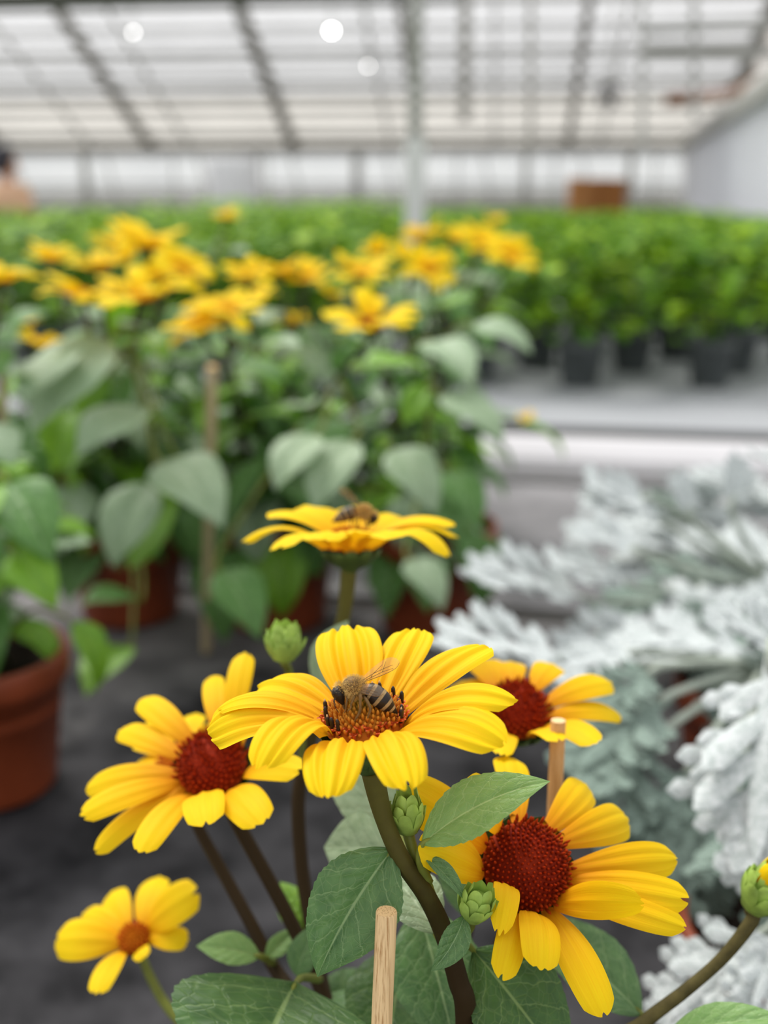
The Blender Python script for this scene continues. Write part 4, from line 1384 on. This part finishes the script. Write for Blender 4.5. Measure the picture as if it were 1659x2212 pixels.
def leaf_at(t, o, p, out, up, size, rr, me=None):
    "blade runs along out, its face turned to up"
    y = out.normalized()
    x = y.cross(up).normalized()
    z = x.cross(y)
    m_ = Matrix((x, y, z)).transposed().to_4x4()
    return link('leaf', me or pick_leaf(rr), t, Matrix.Translation(p - o) @ m_ @ Matrix.Scale(size, 4))

def mid_plant(pot, label, flowers, leaves=(), extra=3, seed=0, r=0.063, h=0.106, hang=6, nodes=5, low=0.06, lsize=0.066, top=0.80):
    rr = random.Random(seed)
    o = Vector((pot.x, pot.y, 0))
    t = thing('potted_false_sunflower', o, label, 'plant')
    build(pot_mb(o, r, h), 'pot', M['pot'], t)
    build(soil_mb(o, r, h, seed), 'soil', M['soil'], t)
    ends, nodes_ = [], []
    for fl in flowers:
        u, v, d, size = fl[:4]
        ax = camdir(*fl[4]) if len(fl) > 4 and fl[4] else (Vector((rr.uniform(-.2, .2), rr.uniform(-.15, .12), 1))).normalized()
        p = at(u, v, d)
        mid_flower(t, p - o, ax, size, rr, red=(len(fl) > 5 and fl[5]), n=rr.randrange(11, 14))
        ends.append((p - ax * 0.008 * size, ax))
    for _ in range(extra):
        a = rr.uniform(0, 6.28)
        k = rr.uniform(0.04, 0.10)
        ends.append((o + Vector((k * math.cos(a), k * math.sin(a), rr.uniform(0.13, 0.27))), Z))
    for i, (e, ax) in enumerate(ends):
        a = rr.uniform(0, 6.28)
        s = o + Vector((math.cos(a) * 0.02, math.sin(a) * 0.02, 0.083))
        m1 = s.lerp(e, 0.35) + Vector((0, 0, 0.03))
        m2 = s.lerp(e, 0.8) - Vector((ax.x * 0.02, ax.y * 0.02, 0)) + Vector((0, 0, 0.012))
        path = [s, m1, m2, e]
        v, f, uv = tube(path, [0.0030, 0.0026, 0.0022, 0.0018], 14, 8)
        build(MB().add(v, f, uv), 'stem', M['stem_mid'], t)
        P = catmull(path, 20)
        nodes_ += P[2:18]
        a0 = rr.uniform(0, 6.28)
        for n in range(nodes):
            k = low + (top - low) * (n + rr.uniform(0, 0.6)) / nodes
            p = P[min(19, int(k * 20))]
            for sgn in (0, math.pi):
                b_ = a0 + n * 1.57 + sgn + rr.uniform(-0.35, 0.35)
                if rr.random() < 0.10:
                    continue
                out = Vector((math.cos(b_), math.sin(b_), rr.uniform(-0.75, 0.25)))
                up = Vector((rr.uniform(-.2, .2), rr.uniform(-.35, .1), 1))
                leaf_at(t, o, p + out.normalized() * 0.008, out, up, lsize * rr.uniform(0.75, 1.2) * (1.15 - 0.45 * k), rr)
    for lf_ in leaves:                                    # leaves the photograph shows clearly
        b_, tp = at(*lf_[0]), at(*lf_[1])
        up = camdir(*(lf_[2] if len(lf_) > 2 and lf_[2] else (0, 0.75, 0.65)))
        idx = lf_[3] if len(lf_) > 3 else 0
        d_ = (tp - b_).normalized()
        k_ = min(nodes_, key=lambda p_: (p_ - b_).length)  # stalk back to the nearest stem
        v, f, uv = tube([k_, k_.lerp(b_, 0.6) - d_ * 0.004, b_ - d_ * 0.004, b_ + d_ * 0.008], [0.0018, 0.0015, 0.0013], 8, 6)
        build(MB().add(v, f, uv), 'leaf_stalk', M['stem_green'], t)
        leaf_at(t, o, b_, tp - b_, up, (tp - b_).length, rr, LEAVES[idx][1])
    for i in range(hang):                                 # low leaves that hang over the rim
        a = rr.uniform(math.pi * 0.9, math.pi * 2.1)
        d = Vector((math.cos(a), math.sin(a), 0))
        z = rr.uniform(0.09, 0.17)
        s_ = o + Vector((0, 0, 0.085))
        p = o + d * rr.uniform(0.045, 0.075) + Vector((0, 0, z))
        v, f, uv = tube([s_, s_.lerp(p, 0.6) + Vector((0, 0, 0.02)), p], [0.0018, 0.0015, 0.0012], 8, 6)
        build(MB().add(v, f, uv), 'leaf_stalk', M['stem_green'], t)
        leaf_at(t, o, p, d + Vector((0, 0, rr.uniform(-1.6, -0.5))), Vector((d.x, d.y, 0.7)), lsize * rr.uniform(0.85, 1.25), rr)
    return t
g_ = ground
mid_plant(g_(-16, 1690), 'potted false sunflower cut off by the left edge, nearest of the blurred pots',
          [(-6, 610, 0.80, 0.95)],
          [((10, 1030, 0.70), (105, 1190, 0.66), None, 0), ((20, 1180, 0.68), (120, 1300, 0.66), None, 3)], extra=6, seed=3, nodes=6, lsize=0.050, r=0.060, h=0.102, hang=2, low=0.22)
mid_plant(g_(284, 1322), 'potted false sunflower left of the pale thin stake, broad cluster of blooms on top',
          [(180, 640, 0.86, 1.0), (310, 645, 0.84, 1.05, (0.05, 0.97, 0.35)), (215, 578, 1.0, 0.9), (320, 535, 1.02, 1.15), (392, 585, 0.95, 0.78, (0.35, 0.62, 0.65)), (115, 560, 1.08, 0.75), (88, 745, 0.92, 0.55), (345, 600, 0.98, 0.7)],
          [((345, 990, 0.86), (478, 1105, 0.80), (0.1, 0.72, 0.66), 2), ((330, 1030, 0.86), (232, 1210, 0.82), (0.0, 0.7, 0.7), 2), ((400, 1060, 0.88), (255, 1225, 0.90), (0.3, 0.7, 0.6), 3), ((170, 760, 0.84), (40, 850, 0.78), (-0.2, 0.8, 0.6), 2), ((250, 720, 0.86), (60, 905, 0.80), (0.0, 0.75, 0.66), 2),
           ((240, 800, 0.86), (160, 900, 0.86), (0.3, 0.6, 0.6), 3), ((330, 880, 0.86), (160, 960, 0.80), (0, 0.8, 0.5), 2), ((240, 790, 0.88), (270, 880, 0.86), None, 1), ((300, 1290, 0.92), (180, 1290, 0.88), (0, 0.8, 0.5), 0), ((280, 1390, 0.90), (180, 1480, 0.84), (-0.2, 0.6, 0.7), 3)],
          extra=4, seed=5, hang=3)
mid_plant(g_(600, 1335), 'potted false sunflower in dark red pot just above the highest near bloom',
          [(485, 672, 0.90, 1.0, (0.1, 0.9, 0.42)), (432, 712, 0.90, 0.85, (-0.2, 0.85, 0.5)), (535, 600, 1.02, 0.75), (602, 590, 1.05, 0.8), (660, 605, 1.05, 0.8), (802, 706, 0.78, 1.0, (0.0, 0.93, 0.38), True), (625, 700, 1.10, 0.6)],
          [((690, 930, 0.84), (588, 1040, 0.80), (-0.2, 0.7, 0.66), 2), ((770, 940, 0.84), (670, 1085, 0.80), (-0.2, 0.7, 0.7), 2), ((470, 1220, 0.86), (565, 1360, 0.82), (0.2, 0.72, 0.66), 0), ((560, 760, 0.90), (640, 730, 0.86), (0, 0.8, 0.5), 2)],
          extra=4, seed=8)
mid_plant(g_(930, 1352), 'potted false sunflower on the right end of the row, beside the bare grey cloth',
          [(782, 592, 1.02, 0.85, (0, 0.85, 0.5)), (925, 585, 1.02, 0.75, (0.1, 0.5, 0.8)), (885, 560, 1.08, 0.7)],
          [((925, 735, 0.92), (1020, 800, 0.86), (0.1, 0.8, 0.6), 2), ((1010, 700, 0.95), (1150, 740, 0.92), (0, 0.85, 0.5), 2), ((840, 960, 0.86), (945, 1090, 0.82), (0.1, 0.7, 0.7), 2), ((940, 850, 0.88), (1090, 930, 0.84), (0.1, 0.8, 0.5), 2), ((930, 830, 0.90), (870, 910, 0.88), (0.1, 0.5, 0.8), 3), ((960, 1010, 0.88), (1040, 1120, 0.84), (0.2, 0.7, 0.6), 1), ((880, 1200, 0.90), (960, 1300, 0.86), (0.2, 0.7, 0.6), 2)],
          extra=4, seed=13)
mid_plant(g_(370, 1180), 'potted false sunflower half hidden in the second row on the left',
          [(490, 470, 1.45, 0.6), (270, 560, 1.25, 0.9), (240, 530, 1.30, 0.8)], extra=3, seed=17, hang=3)
mid_plant(g_(905, 1150), 'potted false sunflower at the back right, blooms against the leafy green rows',
          [(815, 545, 1.28, 0.75), (912, 515, 1.38, 0.9), (985, 520, 1.36, 0.85), (1045, 535, 1.26, 1.0, (0.2, 0.8, 0.5)), (1100, 560, 1.22, 0.95, (0.3, 0.7, 0.6)), (1068, 478, 1.5, 0.5), (1138, 905, 1.15, 0.30)],
          extra=4, seed=21)
mid_plant(g_(120, 1130), 'potted false sunflower without open blooms behind the left pots', [(60, 700, 1.15, 0.4)], extra=3, seed=25, hang=2)
mid_plant(g_(640, 1140), 'potted false sunflower at the back centre, mostly leaves', [(560, 640, 1.2, 0.6), (720, 640, 1.25, 0.5)], extra=7, seed=28)

def far_stake(top, base_px, r, label):
    b_ = ground(*base_px, 0.0)
    T_ = at(*top)
    B_ = Vector((b_.x, b_.y, 0.0))
    stake(top, top, r, label, [M['bamboo_far'], M['bamboo_end']], B_, 10)
far_stake((458, 792, 0.86), (446, 1405), 0.0042, 'pale blurred stake standing among the left and middle pots')
far_stake((6, 765, 0.80), (6, 1500), 0.0035, 'pale blurred stake at the left edge of the view')

# ================================================================== DUSTY MILLERS
def dusty_leaf(seed, droop=0.3, curl=0.25):
    rr = random.Random(seed)
    mb = MB()
    def bendp(x, y, z):
        a = y * droop * 1.6
        k = y if droop < 1e-3 else math.sin(a) / (droop * 1.6)
        zz = -(1 - math.cos(a)) / (droop * 1.6)
        return Vector((x, k, zz + z))
    def strip(p, ang, ln, w, lift, nv=6):
        v, uv = [], []
        for j in range(nv + 1):
            s = j / nv
            a = ang * (1 - 0.25 * s)
            cx, cy = p[0] + math.sin(a) * ln * s, p[1] + math.cos(a) * ln * s
            hw = w * (0.62 + 0.45 * math.sin(s * math.pi * 0.62)) * math.sqrt(max(0.02, 1 - max(0, (s - 0.7) / 0.3) ** 2))
            for i in range(5):
                u = -1 + i / 2
                v.append(bendp(cx + math.cos(a) * u * hw, cy - math.sin(a) * u * hw, lift * s * ln - 0.25 * hw * u * u + curl * ln * s * s * 0.35))
                uv.append((i / 4, s))
        mb.add(v, grid_faces(4, nv), uv)
    strip((0, 0), 0, 1.0, 0.05, 0, 14)
    t = 0.22
    while t < 0.97:
        env = math.sin(min(1, (t + 0.12)) * math.pi * 0.78) ** 0.8
        for sg in (-1, 1):
            ln = 0.36 * env * rr.uniform(0.8, 1.15)
            an = sg * R(62 - 34 * t + rr.uniform(-8, 8))
            p = (0, t + rr.uniform(-0.02, 0.02))
            lf = rr.uniform(-0.1, 0.35)
            strip(p, an, ln, 0.062, lf)
            for ss, ff in ((1, 0.45), (-1, 0.55), (1, 0.75)):
                q0 = (p[0] + math.sin(an) * ln * ff, p[1] + math.cos(an) * ln * ff)
                strip(q0, an + ss * R(48), ln * 0.40, 0.045, lf + 0.2, 4)
        t += 0.15
    strip((0, 0.95), 0, 0.10, 0.06, 0.1, 4)
    return mb
DUSTY = []
for s_ in range(5):
    for mt in ('felt', 'felt', 'felt_grey'):
        DUSTY.append(dusty_leaf(s_ + 50, 0.15 + 0.15 * s_, 0.15 + 0.1 * (s_ % 3)).mesh('leaf', M[mt]))
def dusty_miller(pot, label, leaves, seed, stems=6, per=8, hgt=0.2, spread=0.09, size=0.085, r=0.058, lean=Vector((0, 0, 0)), whiter=0.0, grey=False):
    rr = random.Random(seed)
    o = Vector((pot.x, pot.y, 0))
    t = thing('potted_dusty_miller', o, label, 'plant')
    build(pot_mb(o, r, 0.10), 'pot', M['pot'], t)
    build(soil_mb(o, r, 0.10, seed), 'soil', M['soil'], t)
    def put(p, out, up, s, idx=None):
        y = out.normalized()
        x = y.cross(up).normalized()
        z = x.cross(y)
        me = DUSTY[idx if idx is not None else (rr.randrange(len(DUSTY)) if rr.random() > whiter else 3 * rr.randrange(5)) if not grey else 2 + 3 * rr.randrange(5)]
        link('leaf', me, t, Matrix.Translation(p - o) @ Matrix((x, y, z)).transposed().to_4x4() @ Matrix.Scale(s, 4))
    nodes_ = []
    for i in range(stems):
        a = 6.28 * i / stems + rr.uniform(-0.3, 0.3)
        e = o + Vector((math.cos(a) * spread, math.sin(a) * spread, hgt * rr.uniform(0.75, 1.1))) + lean
        s = o + Vector((math.cos(a) * 0.015, math.sin(a) * 0.015, 0.083))
        path = [s, s.lerp(e, 0.5) + Vector((0, 0, 0.02)), e]
        v, f, uv = tube(path, [0.0045, 0.0038, 0.0028], 12, 8)
        build(MB().add(v, f, uv), 'stem', M['felt_stem'], t)
        P = catmull(path, 20)
        nodes_ += P[4:]
        for n in range(per):
            k = 0.25 + 0.75 * (n + rr.random() * 0.5) / per
            p = P[min(20, int(k * 20))]
            b_ = n * 2.4 + rr.uniform(-0.3, 0.3)
            out = Vector((math.cos(b_), math.sin(b_), rr.uniform(-0.35, 0.75) * (0.4 + k)))
            put(p, out, Vector((rr.uniform(-.2, .2), rr.uniform(-.4, .1), 1)), size * rr.uniform(0.75, 1.15))
    for lf_ in leaves:
        b_, tp = at(*lf_[0]), at(*lf_[1])
        k_ = min(nodes_, key=lambda p_: (p_ - b_).length)
        d_ = (tp - b_).normalized()
        v, f, uv = tube([k_, k_.lerp(b_, 0.6) - d_ * 0.004, b_, b_ + d_ * 0.012], [0.0026, 0.0022, 0.0018], 8, 7)
        build(MB().add(v, f, uv), 'leaf_stalk', M['felt_stem'], t)
        put(b_, tp - b_, camdir(*(lf_[2] if len(lf_) > 2 and lf_[2] else (0, 0.8, 0.6))), (tp - b_).length, lf_[3] if len(lf_) > 3 else 0)
    return t
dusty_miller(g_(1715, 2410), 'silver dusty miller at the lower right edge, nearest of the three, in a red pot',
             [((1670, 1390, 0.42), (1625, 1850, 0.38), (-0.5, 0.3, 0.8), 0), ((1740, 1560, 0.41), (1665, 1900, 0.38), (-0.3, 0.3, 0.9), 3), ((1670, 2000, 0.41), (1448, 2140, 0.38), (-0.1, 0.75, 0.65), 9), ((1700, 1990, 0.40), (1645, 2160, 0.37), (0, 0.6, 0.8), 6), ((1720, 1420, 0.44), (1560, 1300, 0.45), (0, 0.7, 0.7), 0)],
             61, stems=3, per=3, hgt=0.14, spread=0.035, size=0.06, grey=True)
dusty_miller(g_(1625, 1760), 'silver dusty miller in the middle right, behind the lower right bloom',
             [((1450, 1500, 0.56), (1255, 1640, 0.50), (0, 0.7, 0.7), 2), ((1420, 1590, 0.54), (1290, 1760, 0.49), (0, 0.6, 0.8), 5), ((1500, 1640, 0.54), (1400, 1820, 0.50), (0, 0.4, 0.9), 5), ((1540, 1700, 0.52), (1450, 1960, 0.48), (0.1, 0.4, 0.9), 8), ((1590, 1700, 0.52), (1545, 1990, 0.48), (0.1, 0.4, 0.9), 11), ((1250, 1430, 0.58), (975, 1345, 0.56), (0, 0.85, 0.5), 0), ((1400, 1410, 0.58), (1210, 1420, 0.56), (0, 0.8, 0.6), 3), ((1430, 1440, 0.56), (1300, 1520, 0.53), (0, 0.7, 0.7), 2), ((1600, 1560, 0.54), (1560, 1800, 0.5), (0.1, 0.4, 0.9), 14)],
             64, stems=6, per=6, hgt=0.150, spread=0.075, size=0.085)
dusty_miller(g_(1660, 1480), 'silver dusty miller at the back, its leaf tips against the aluminium bench edge',
             [((1290, 1300, 0.72), (1040, 1200, 0.70), (0, 0.85, 0.5), 0), ((1380, 1270, 0.72), (1220, 1180, 0.70), (0, 0.8, 0.6), 3), ((1450, 1140, 0.74), (1305, 1015, 0.72), (0, 0.7, 0.7), 3), ((1580, 1110, 0.74), (1600, 990, 0.74), (0, 0.7, 0.7), 0), ((1500, 1130, 0.74), (1480, 1030, 0.73), (0, 0.7, 0.7), 6), ((1420, 1080, 0.74), (1270, 1070, 0.72), (0, 0.8, 0.6), 0), ((1400, 1200, 0.70), (1260, 1130, 0.70), (0, 0.8, 0.6), 1)],
             67, stems=9, per=8, whiter=0.7, hgt=0.145, spread=0.125, size=0.085)

# ================================================================== LEAFY GREEN ROWS
m, nt = new_mat('rows_leaf_green')
g1 = noise_n(nt, 14, 3)
oi = nd(nt, 'ObjectInfo')
c_ = ramp(nt, g1, [(0.36, (0.022, 0.10, 0.002)), (0.52, (0.14, 0.31, 0.004)), (0.66, (0.38, 0.55, 0.012))])
finish(nt, c_, 0.5, 0.14, transl=0.22)
M['row_leaf'] = m
def row_foliage(seed, n=84):
    rr = random.Random(seed)
    mb = MB()
    for i in range(n):
        a = rr.uniform(0, 6.28)
        k = (i + 0.5) / n
        el = math.acos(1 - k * 1.5)
        rad = 0.138 * rr.uniform(0.75, 1.1)
        p = Vector((math.cos(a) * math.sin(el) * rad, math.sin(a) * math.sin(el) * rad, 0.205 + math.cos(el) * rad * 1.15))
        out = Vector((math.cos(a), math.sin(a), rr.uniform(-0.6, 0.35)))
        s = rr.uniform(0.045, 0.075)
        nrm = (Vector((math.cos(a) * math.sin(el), math.sin(a) * math.sin(el), math.cos(el) + 0.7))).normalized()
        T = p + out.normalized() * s
        v, f, uv = leaf_geo(p, T, s * 0.85, nrm, arch=0.12, fold=0.2, nu=4, nv=5, teeth=1, tooth=0, mx=0.42, pucker=0)
        mb.add(v, f, uv)
    for i in range(6):
        a = i * 1.05
        v, f, uv = tube([(0, 0, 0.08), (math.cos(a) * 0.05, math.sin(a) * 0.05, 0.2)], [0.003, 0.002], 3, 5)
        mb.add(v, f, uv)
    return mb.mesh('foliage', M['row_leaf'])
FOL = [row_foliage(s_ + 200) for s_ in range(6)]
GPOT = pot_mb(Vector((0, 0, 0)), 0.050, 0.095).mesh('pot', M['pot_grey'])
rr = random.Random(99)
count = 0
def green_plant(x, y, z):
    global count
    p = rot(AB, x, y, BZ)
    pu, pv, pd = proj(p + Vector((0, 0, 0.2)))
    if pd < 0.3 or pu < -120 or pu > 1780:
        return
    if (830 < pu < 960 and 2.7 < y < 4.3) or (800 < pu < 990 and 3.3 < y < 4.3):
        return
    t = thing('leafy_pot_plant', p, 'bushy bright green leafy plant in a grey pot on the pale benches', 'plant', 'leafy green plants in rows on the pale benches', rr.uniform(0, 6.28))
    sc = rr.uniform(0.76, 0.90)
    link('foliage', FOL[rr.randrange(6)], t, Matrix.Scale(sc * z, 4))
    if y < 4.2:
        link('pot', GPOT, t)
    count += 1
y = Y_LIP + 0.60
row = 0
while y < 6.95:
    if not (3.88 < y < 4.48):
        x = -4.2 + (0.11 if row % 2 else 0)
        while x < 1.30:
            green_plant(x + rr.uniform(-0.025, 0.025), y + rr.uniform(-0.02, 0.02), 1.0)
            x += 0.235 if y < 4.2 else 0.26
    y += 0.215 if y < 4.2 else 0.25
    row += 1
print('green plants', count)
mb = MB()
for i in range(2600):
    x, yy = rr.uniform(-7.5, 1.3), 8.95 + 6.1 * rr.random() ** 1.5
    a = rr.uniform(0, 6.28)
    top = 0.245 + 0.03 * noise.noise(Vector((x * 1.7, yy * 1.7, 0))) + (0.12 if (-3.6 < x < -1.9 and rr.random() < 0.5) else 0)
    p = Vector((x, yy, BZ + top * rr.uniform(0.55, 1.0)))
    s = rr.uniform(0.10, 0.16)
    T = p + Vector((math.cos(a), math.sin(a), rr.uniform(-0.35, 0.12))).normalized() * s
    v, f, uv = leaf_geo(p, T, s * 0.8, Vector((0, -0.3, 1)), nu=2, nv=3, teeth=1, tooth=0, pucker=0)
    mb.add(v, f, uv)
for i in range(260):
    x, yy = rr.uniform(-7.5, 1.3), rr.uniform(8.95, 15)
    mb.add(*tube([(x, yy, BZ), (x, yy, 0.3)], [0.01, 0.005], 2, 4))
fo = link('distant_foliage', mb.mesh('distant_foliage', M['row_leaf']))
fo.rotation_euler = (0, 0, -AB)
tag(fo, 'distant band of green leaves on the farthest bench', 'foliage', None, 'stuff')

# ================================================================== FAR OBJECTS
def carton(u0, u1, v_top, d, dep, mat, label):
    a, b_ = at(u0, v_top, d), at(u1, v_top, d)
    w = b_.x - a.x
    z0 = BZ
    h = a.z - z0
    t = thing('cardboard_box', (a.x + w / 2, a.y, z0), label, 'box', 'cardboard boxes beyond the green rows')
    mb = MB().box((a.x, a.y, z0), (b_.x, a.y + dep, a.z - 0.002))
    build(mb, 'carton', M[mat], t, False)
    mb = MB()
    mb.box((a.x - 0.004, a.y - 0.004, a.z - 0.05), (a.x + w * 0.5 - 0.004, a.y + dep + 0.004, a.z + 0.006))
    build(mb, 'flap', M[mat], t, False)
    mb = MB().box((a.x + w * 0.5 + 0.004, a.y - 0.004, a.z - 0.05), (b_.x + 0.004, a.y + dep + 0.004, a.z))
    build(mb, 'flap', M[mat], t, False)
carton(1236, 1291, 386, 11.5, 0.25, 'card', 'lighter left box of two brown cardboard boxes beyond the green rows')
carton(1295, 1354, 387, 11.4, 0.25, 'card_dark', 'darker right box of two brown cardboard boxes beyond the green rows')
# pale upright tank beyond the rows on the left
tc0 = at(505, 430, 17.5)
t = thing('water_tank', (tc0.x, tc0.y, FLOOR), 'pale upright tank beyond the green rows, left of the white post', 'tank')
c0 = Vector((tc0.x, tc0.y, FLOOR))
hh = at(505, 338, 17.5).z - FLOOR
build(MB().add(*lathe([(0.0001, 0), (0.40, 0), (0.40, hh * 0.94), (0.36, hh * 0.985), (0.15, hh), (0.0001, hh)], 28, c0)), 'shell', M['white'], t)
build(MB().add(*lathe([(0.14, hh - 0.005), (0.14, hh + 0.05), (0.0001, hh + 0.055)], 20, c0)), 'lid', M['frame'], t)
# pendant lamps
def lamp(u, v, d, r, label):
    p = at(u, v, d)
    t = thing('pendant_lamp', p, label, 'lamp', 'lit lamps under the far roof')
    build(MB().add(*lathe([(1e-5, -r), (r * 0.7, -r * 0.72), (r, 0), (r * 0.72, r * 0.7), (1e-5, r)], 16, p)), 'bulb', M['lamp' if r > 0.03 else 'lamp_dim'], t)
    build(MB().add(*lathe([(r * 0.8, r * 0.62), (r * 0.55, r * 1.5), (r * 0.3, r * 2.2), (1e-5, r * 2.2)], 14, p)), 'socket', M['white'], t)
    build(MB().add(*tube([p + Vector((0, 0, r * 2.1)), p + Vector((0, 0, 1.6))], [0.012, 0.012], 2, 6)), 'cord', M['frame'], t)
lamp(716, 66, 14.0, 0.034, 'largest lit round lamp under the roof, left of the white post')
lamp(288, 70, 14.0, 0.024, 'small lit round lamp under the roof at the upper left')
lamp(795, 143, 15.0, 0.020, 'small lit round lamp under the roof, lowest of the three')
# small dark fan unit under the roof
p = at(1316, 208, 14.0)
t = thing('circulation_fan', p, 'small dark fan hanging under the roof, right of the white post', 'fan')
build(MB().add(*lathe([(0.13, -0.05), (0.15, -0.05), (0.15, 0.05), (0.13, 0.05), (0.13, -0.05)], 20, p, Vector((0.2, 1, 0)))), 'housing', M['black'], t)
for i in range(4):
    a = i * 1.57 + 0.4
    dv = Vector((math.cos(a), 0, math.sin(a)))
    B_ = p + dv * 0.03
    T_ = p + dv * 0.128
    build(MB().add(*petal_geo(B_, B_.lerp(T_, 0.3), B_.lerp(T_, 0.7), T_, Vector((0.3 * dv.z, -1, -0.3 * dv.x)).normalized(), 0.08, 4, 5, base=0.5, notch=0)), 'blade', M['black'], t)
build(MB().add(*lathe([(1e-5, -0.04), (0.035, -0.03), (0.035, 0.05), (1e-5, 0.06)], 12, p, Vector((0.2, 1, 0)))), 'hub', M['black'], t)
build(MB().add(*tube([p + Vector((0, 0, 0.145)), p + Vector((0, 0, 1.6))], [0.012, 0.012], 2, 6)), 'rod', M['frame'], t)

# person at the left edge, in the aisle
def person(u, d, label):
    b_ = at(u, 430, d)
    o = Vector((b_.x, b_.y, FLOOR))
    t = thing('person', o, label, 'person', None, R(150))
    t.scale = (0.96, 0.96, 0.96)
    def limb(mb, pts, rad, mi, sides=12, n=16, flat=1.0):
        v, f, uv = tube([Vector(p) for p in pts], rad, n, sides, 0, True, flat, Vector((1, 0, 0)))
        mb.add(v, f, uv, mi)
    mb = MB()
    limb(mb, [(0, 0, 0.84), (0, 0.0, 1.0), (0, 0.01, 1.2), (0, 0, 1.38), (0, 0, 1.44)], [0.13, 0.14, 0.125, 0.135, 0.16, 0.12, 0.06], 0, 16, 20, 1.35)
    limb(mb, [(0, 0, 1.40), (0, -0.01, 1.50)], [0.055, 0.052], 0)
    limb(mb, [(0, -0.01, 1.46), (0, -0.015, 1.53), (0, -0.01, 1.62), (0, 0, 1.68)], [0.05, 0.075, 0.085, 0.088, 0.08, 0.03], 0, 16)
    limb(mb, [(0, -0.10, 1.555), (0, -0.112, 1.54), (0, -0.095, 1.525)], [0.01, 0.016, 0.01], 0, 8, 6)
    for s in (-1, 1):
        limb(mb, [(s * 0.085, 0, 0.90), (s * 0.09, -0.01, 0.50), (s * 0.09, 0.01, 0.10), (s * 0.09, 0, 0.03)], [0.095, 0.075, 0.055, 0.056, 0.04, 0.045], 0)
        limb(mb, [(s * 0.09, 0.05, 0.03), (s * 0.095, -0.06, 0.035), (s * 0.10, -0.17, 0.025)], [0.035, 0.042, 0.02], 0)
        limb(mb, [(s * 0.17, 0, 1.37), (s * 0.21, 0.01, 1.12), (s * 0.19, -0.13, 0.95), (s * 0.17, -0.18, 0.93)], [0.055, 0.045, 0.04, 0.034, 0.03], 0)
        for q_ in range(4):
            limb(mb, [(s * (0.155 + q_ * 0.012), -0.18, 0.93), (s * (0.152 + q_ * 0.012), -0.235, 0.915 - 0.004 * q_), (s * (0.15 + q_ * 0.011), -0.265, 0.89)], [0.011, 0.010, 0.007], 0, 7, 6)
        limb(mb, [(s * 0.15, -0.16, 0.935), (s * 0.125, -0.19, 0.93), (s * 0.118, -0.215, 0.915)], [0.013, 0.012, 0.008], 0, 7, 6)
        limb(mb, [(s * 0.088, 0.0, 1.58), (s * 0.098, 0.005, 1.55)], [0.02, 0.012], 0, 8, 4)
    me = mb.mesh('person_parts', [M['skin']])
    tmp = bpy.data.objects.new('person_tmp', me)
    COL.objects.link(tmp)
    md = tmp.modifiers.new('join', 'REMESH')
    md.mode = 'VOXEL'
    md.voxel_size = 0.009
    md.use_smooth_shade = True
    out = bpy.data.meshes.new_from_object(tmp.evaluated_get(bpy.context.evaluated_depsgraph_get()))
    out.materials.clear()
    out.materials.append(M['skin'])
    bpy.data.objects.remove(tmp)
    link('body', out, t)
    h = MB()
    limb(h, [(0, 0.03, 1.50), (0, 0.03, 1.58), (0, 0.012, 1.66), (0, 0.0, 1.705)], [0.07, 0.095, 0.10, 0.095, 0.04], 0, 16, 14)
    link('hair', h.mesh('hair', M['hair']), t)
    sh = MB()
    limb(sh, [(0, 0, 0.88), (0, 0.0, 1.0), (0, 0.01, 1.2), (0, 0, 1.38), (0, 0, 1.43)], [0.150, 0.155, 0.142, 0.152, 0.172, 0.13, 0.075], 0, 18, 20, 1.35)
    for s in (-1, 1):
        limb(sh, [(s * 0.15, 0, 1.385), (s * 0.19, 0.0, 1.26), (s * 0.208, 0.008, 1.15)], [0.068, 0.064, 0.058], 0)
    link('shirt', sh.mesh('shirt', M['shirt']), t)
    tr = MB()
    limb(tr, [(0, 0, 0.80), (0, 0, 0.90)], [0.155, 0.158], 0, 16, 4, 1.2)
    for s in (-1, 1):
        limb(tr, [(s * 0.085, 0, 0.88), (s * 0.09, -0.01, 0.50), (s * 0.09, 0.01, 0.08)], [0.108, 0.09, 0.075, 0.07], 0)
    link('trousers', tr.mesh('trousers', M['trousers']), t)
    return t
person(16, 8.3, 'person with dark hair and peach top at the far left edge')
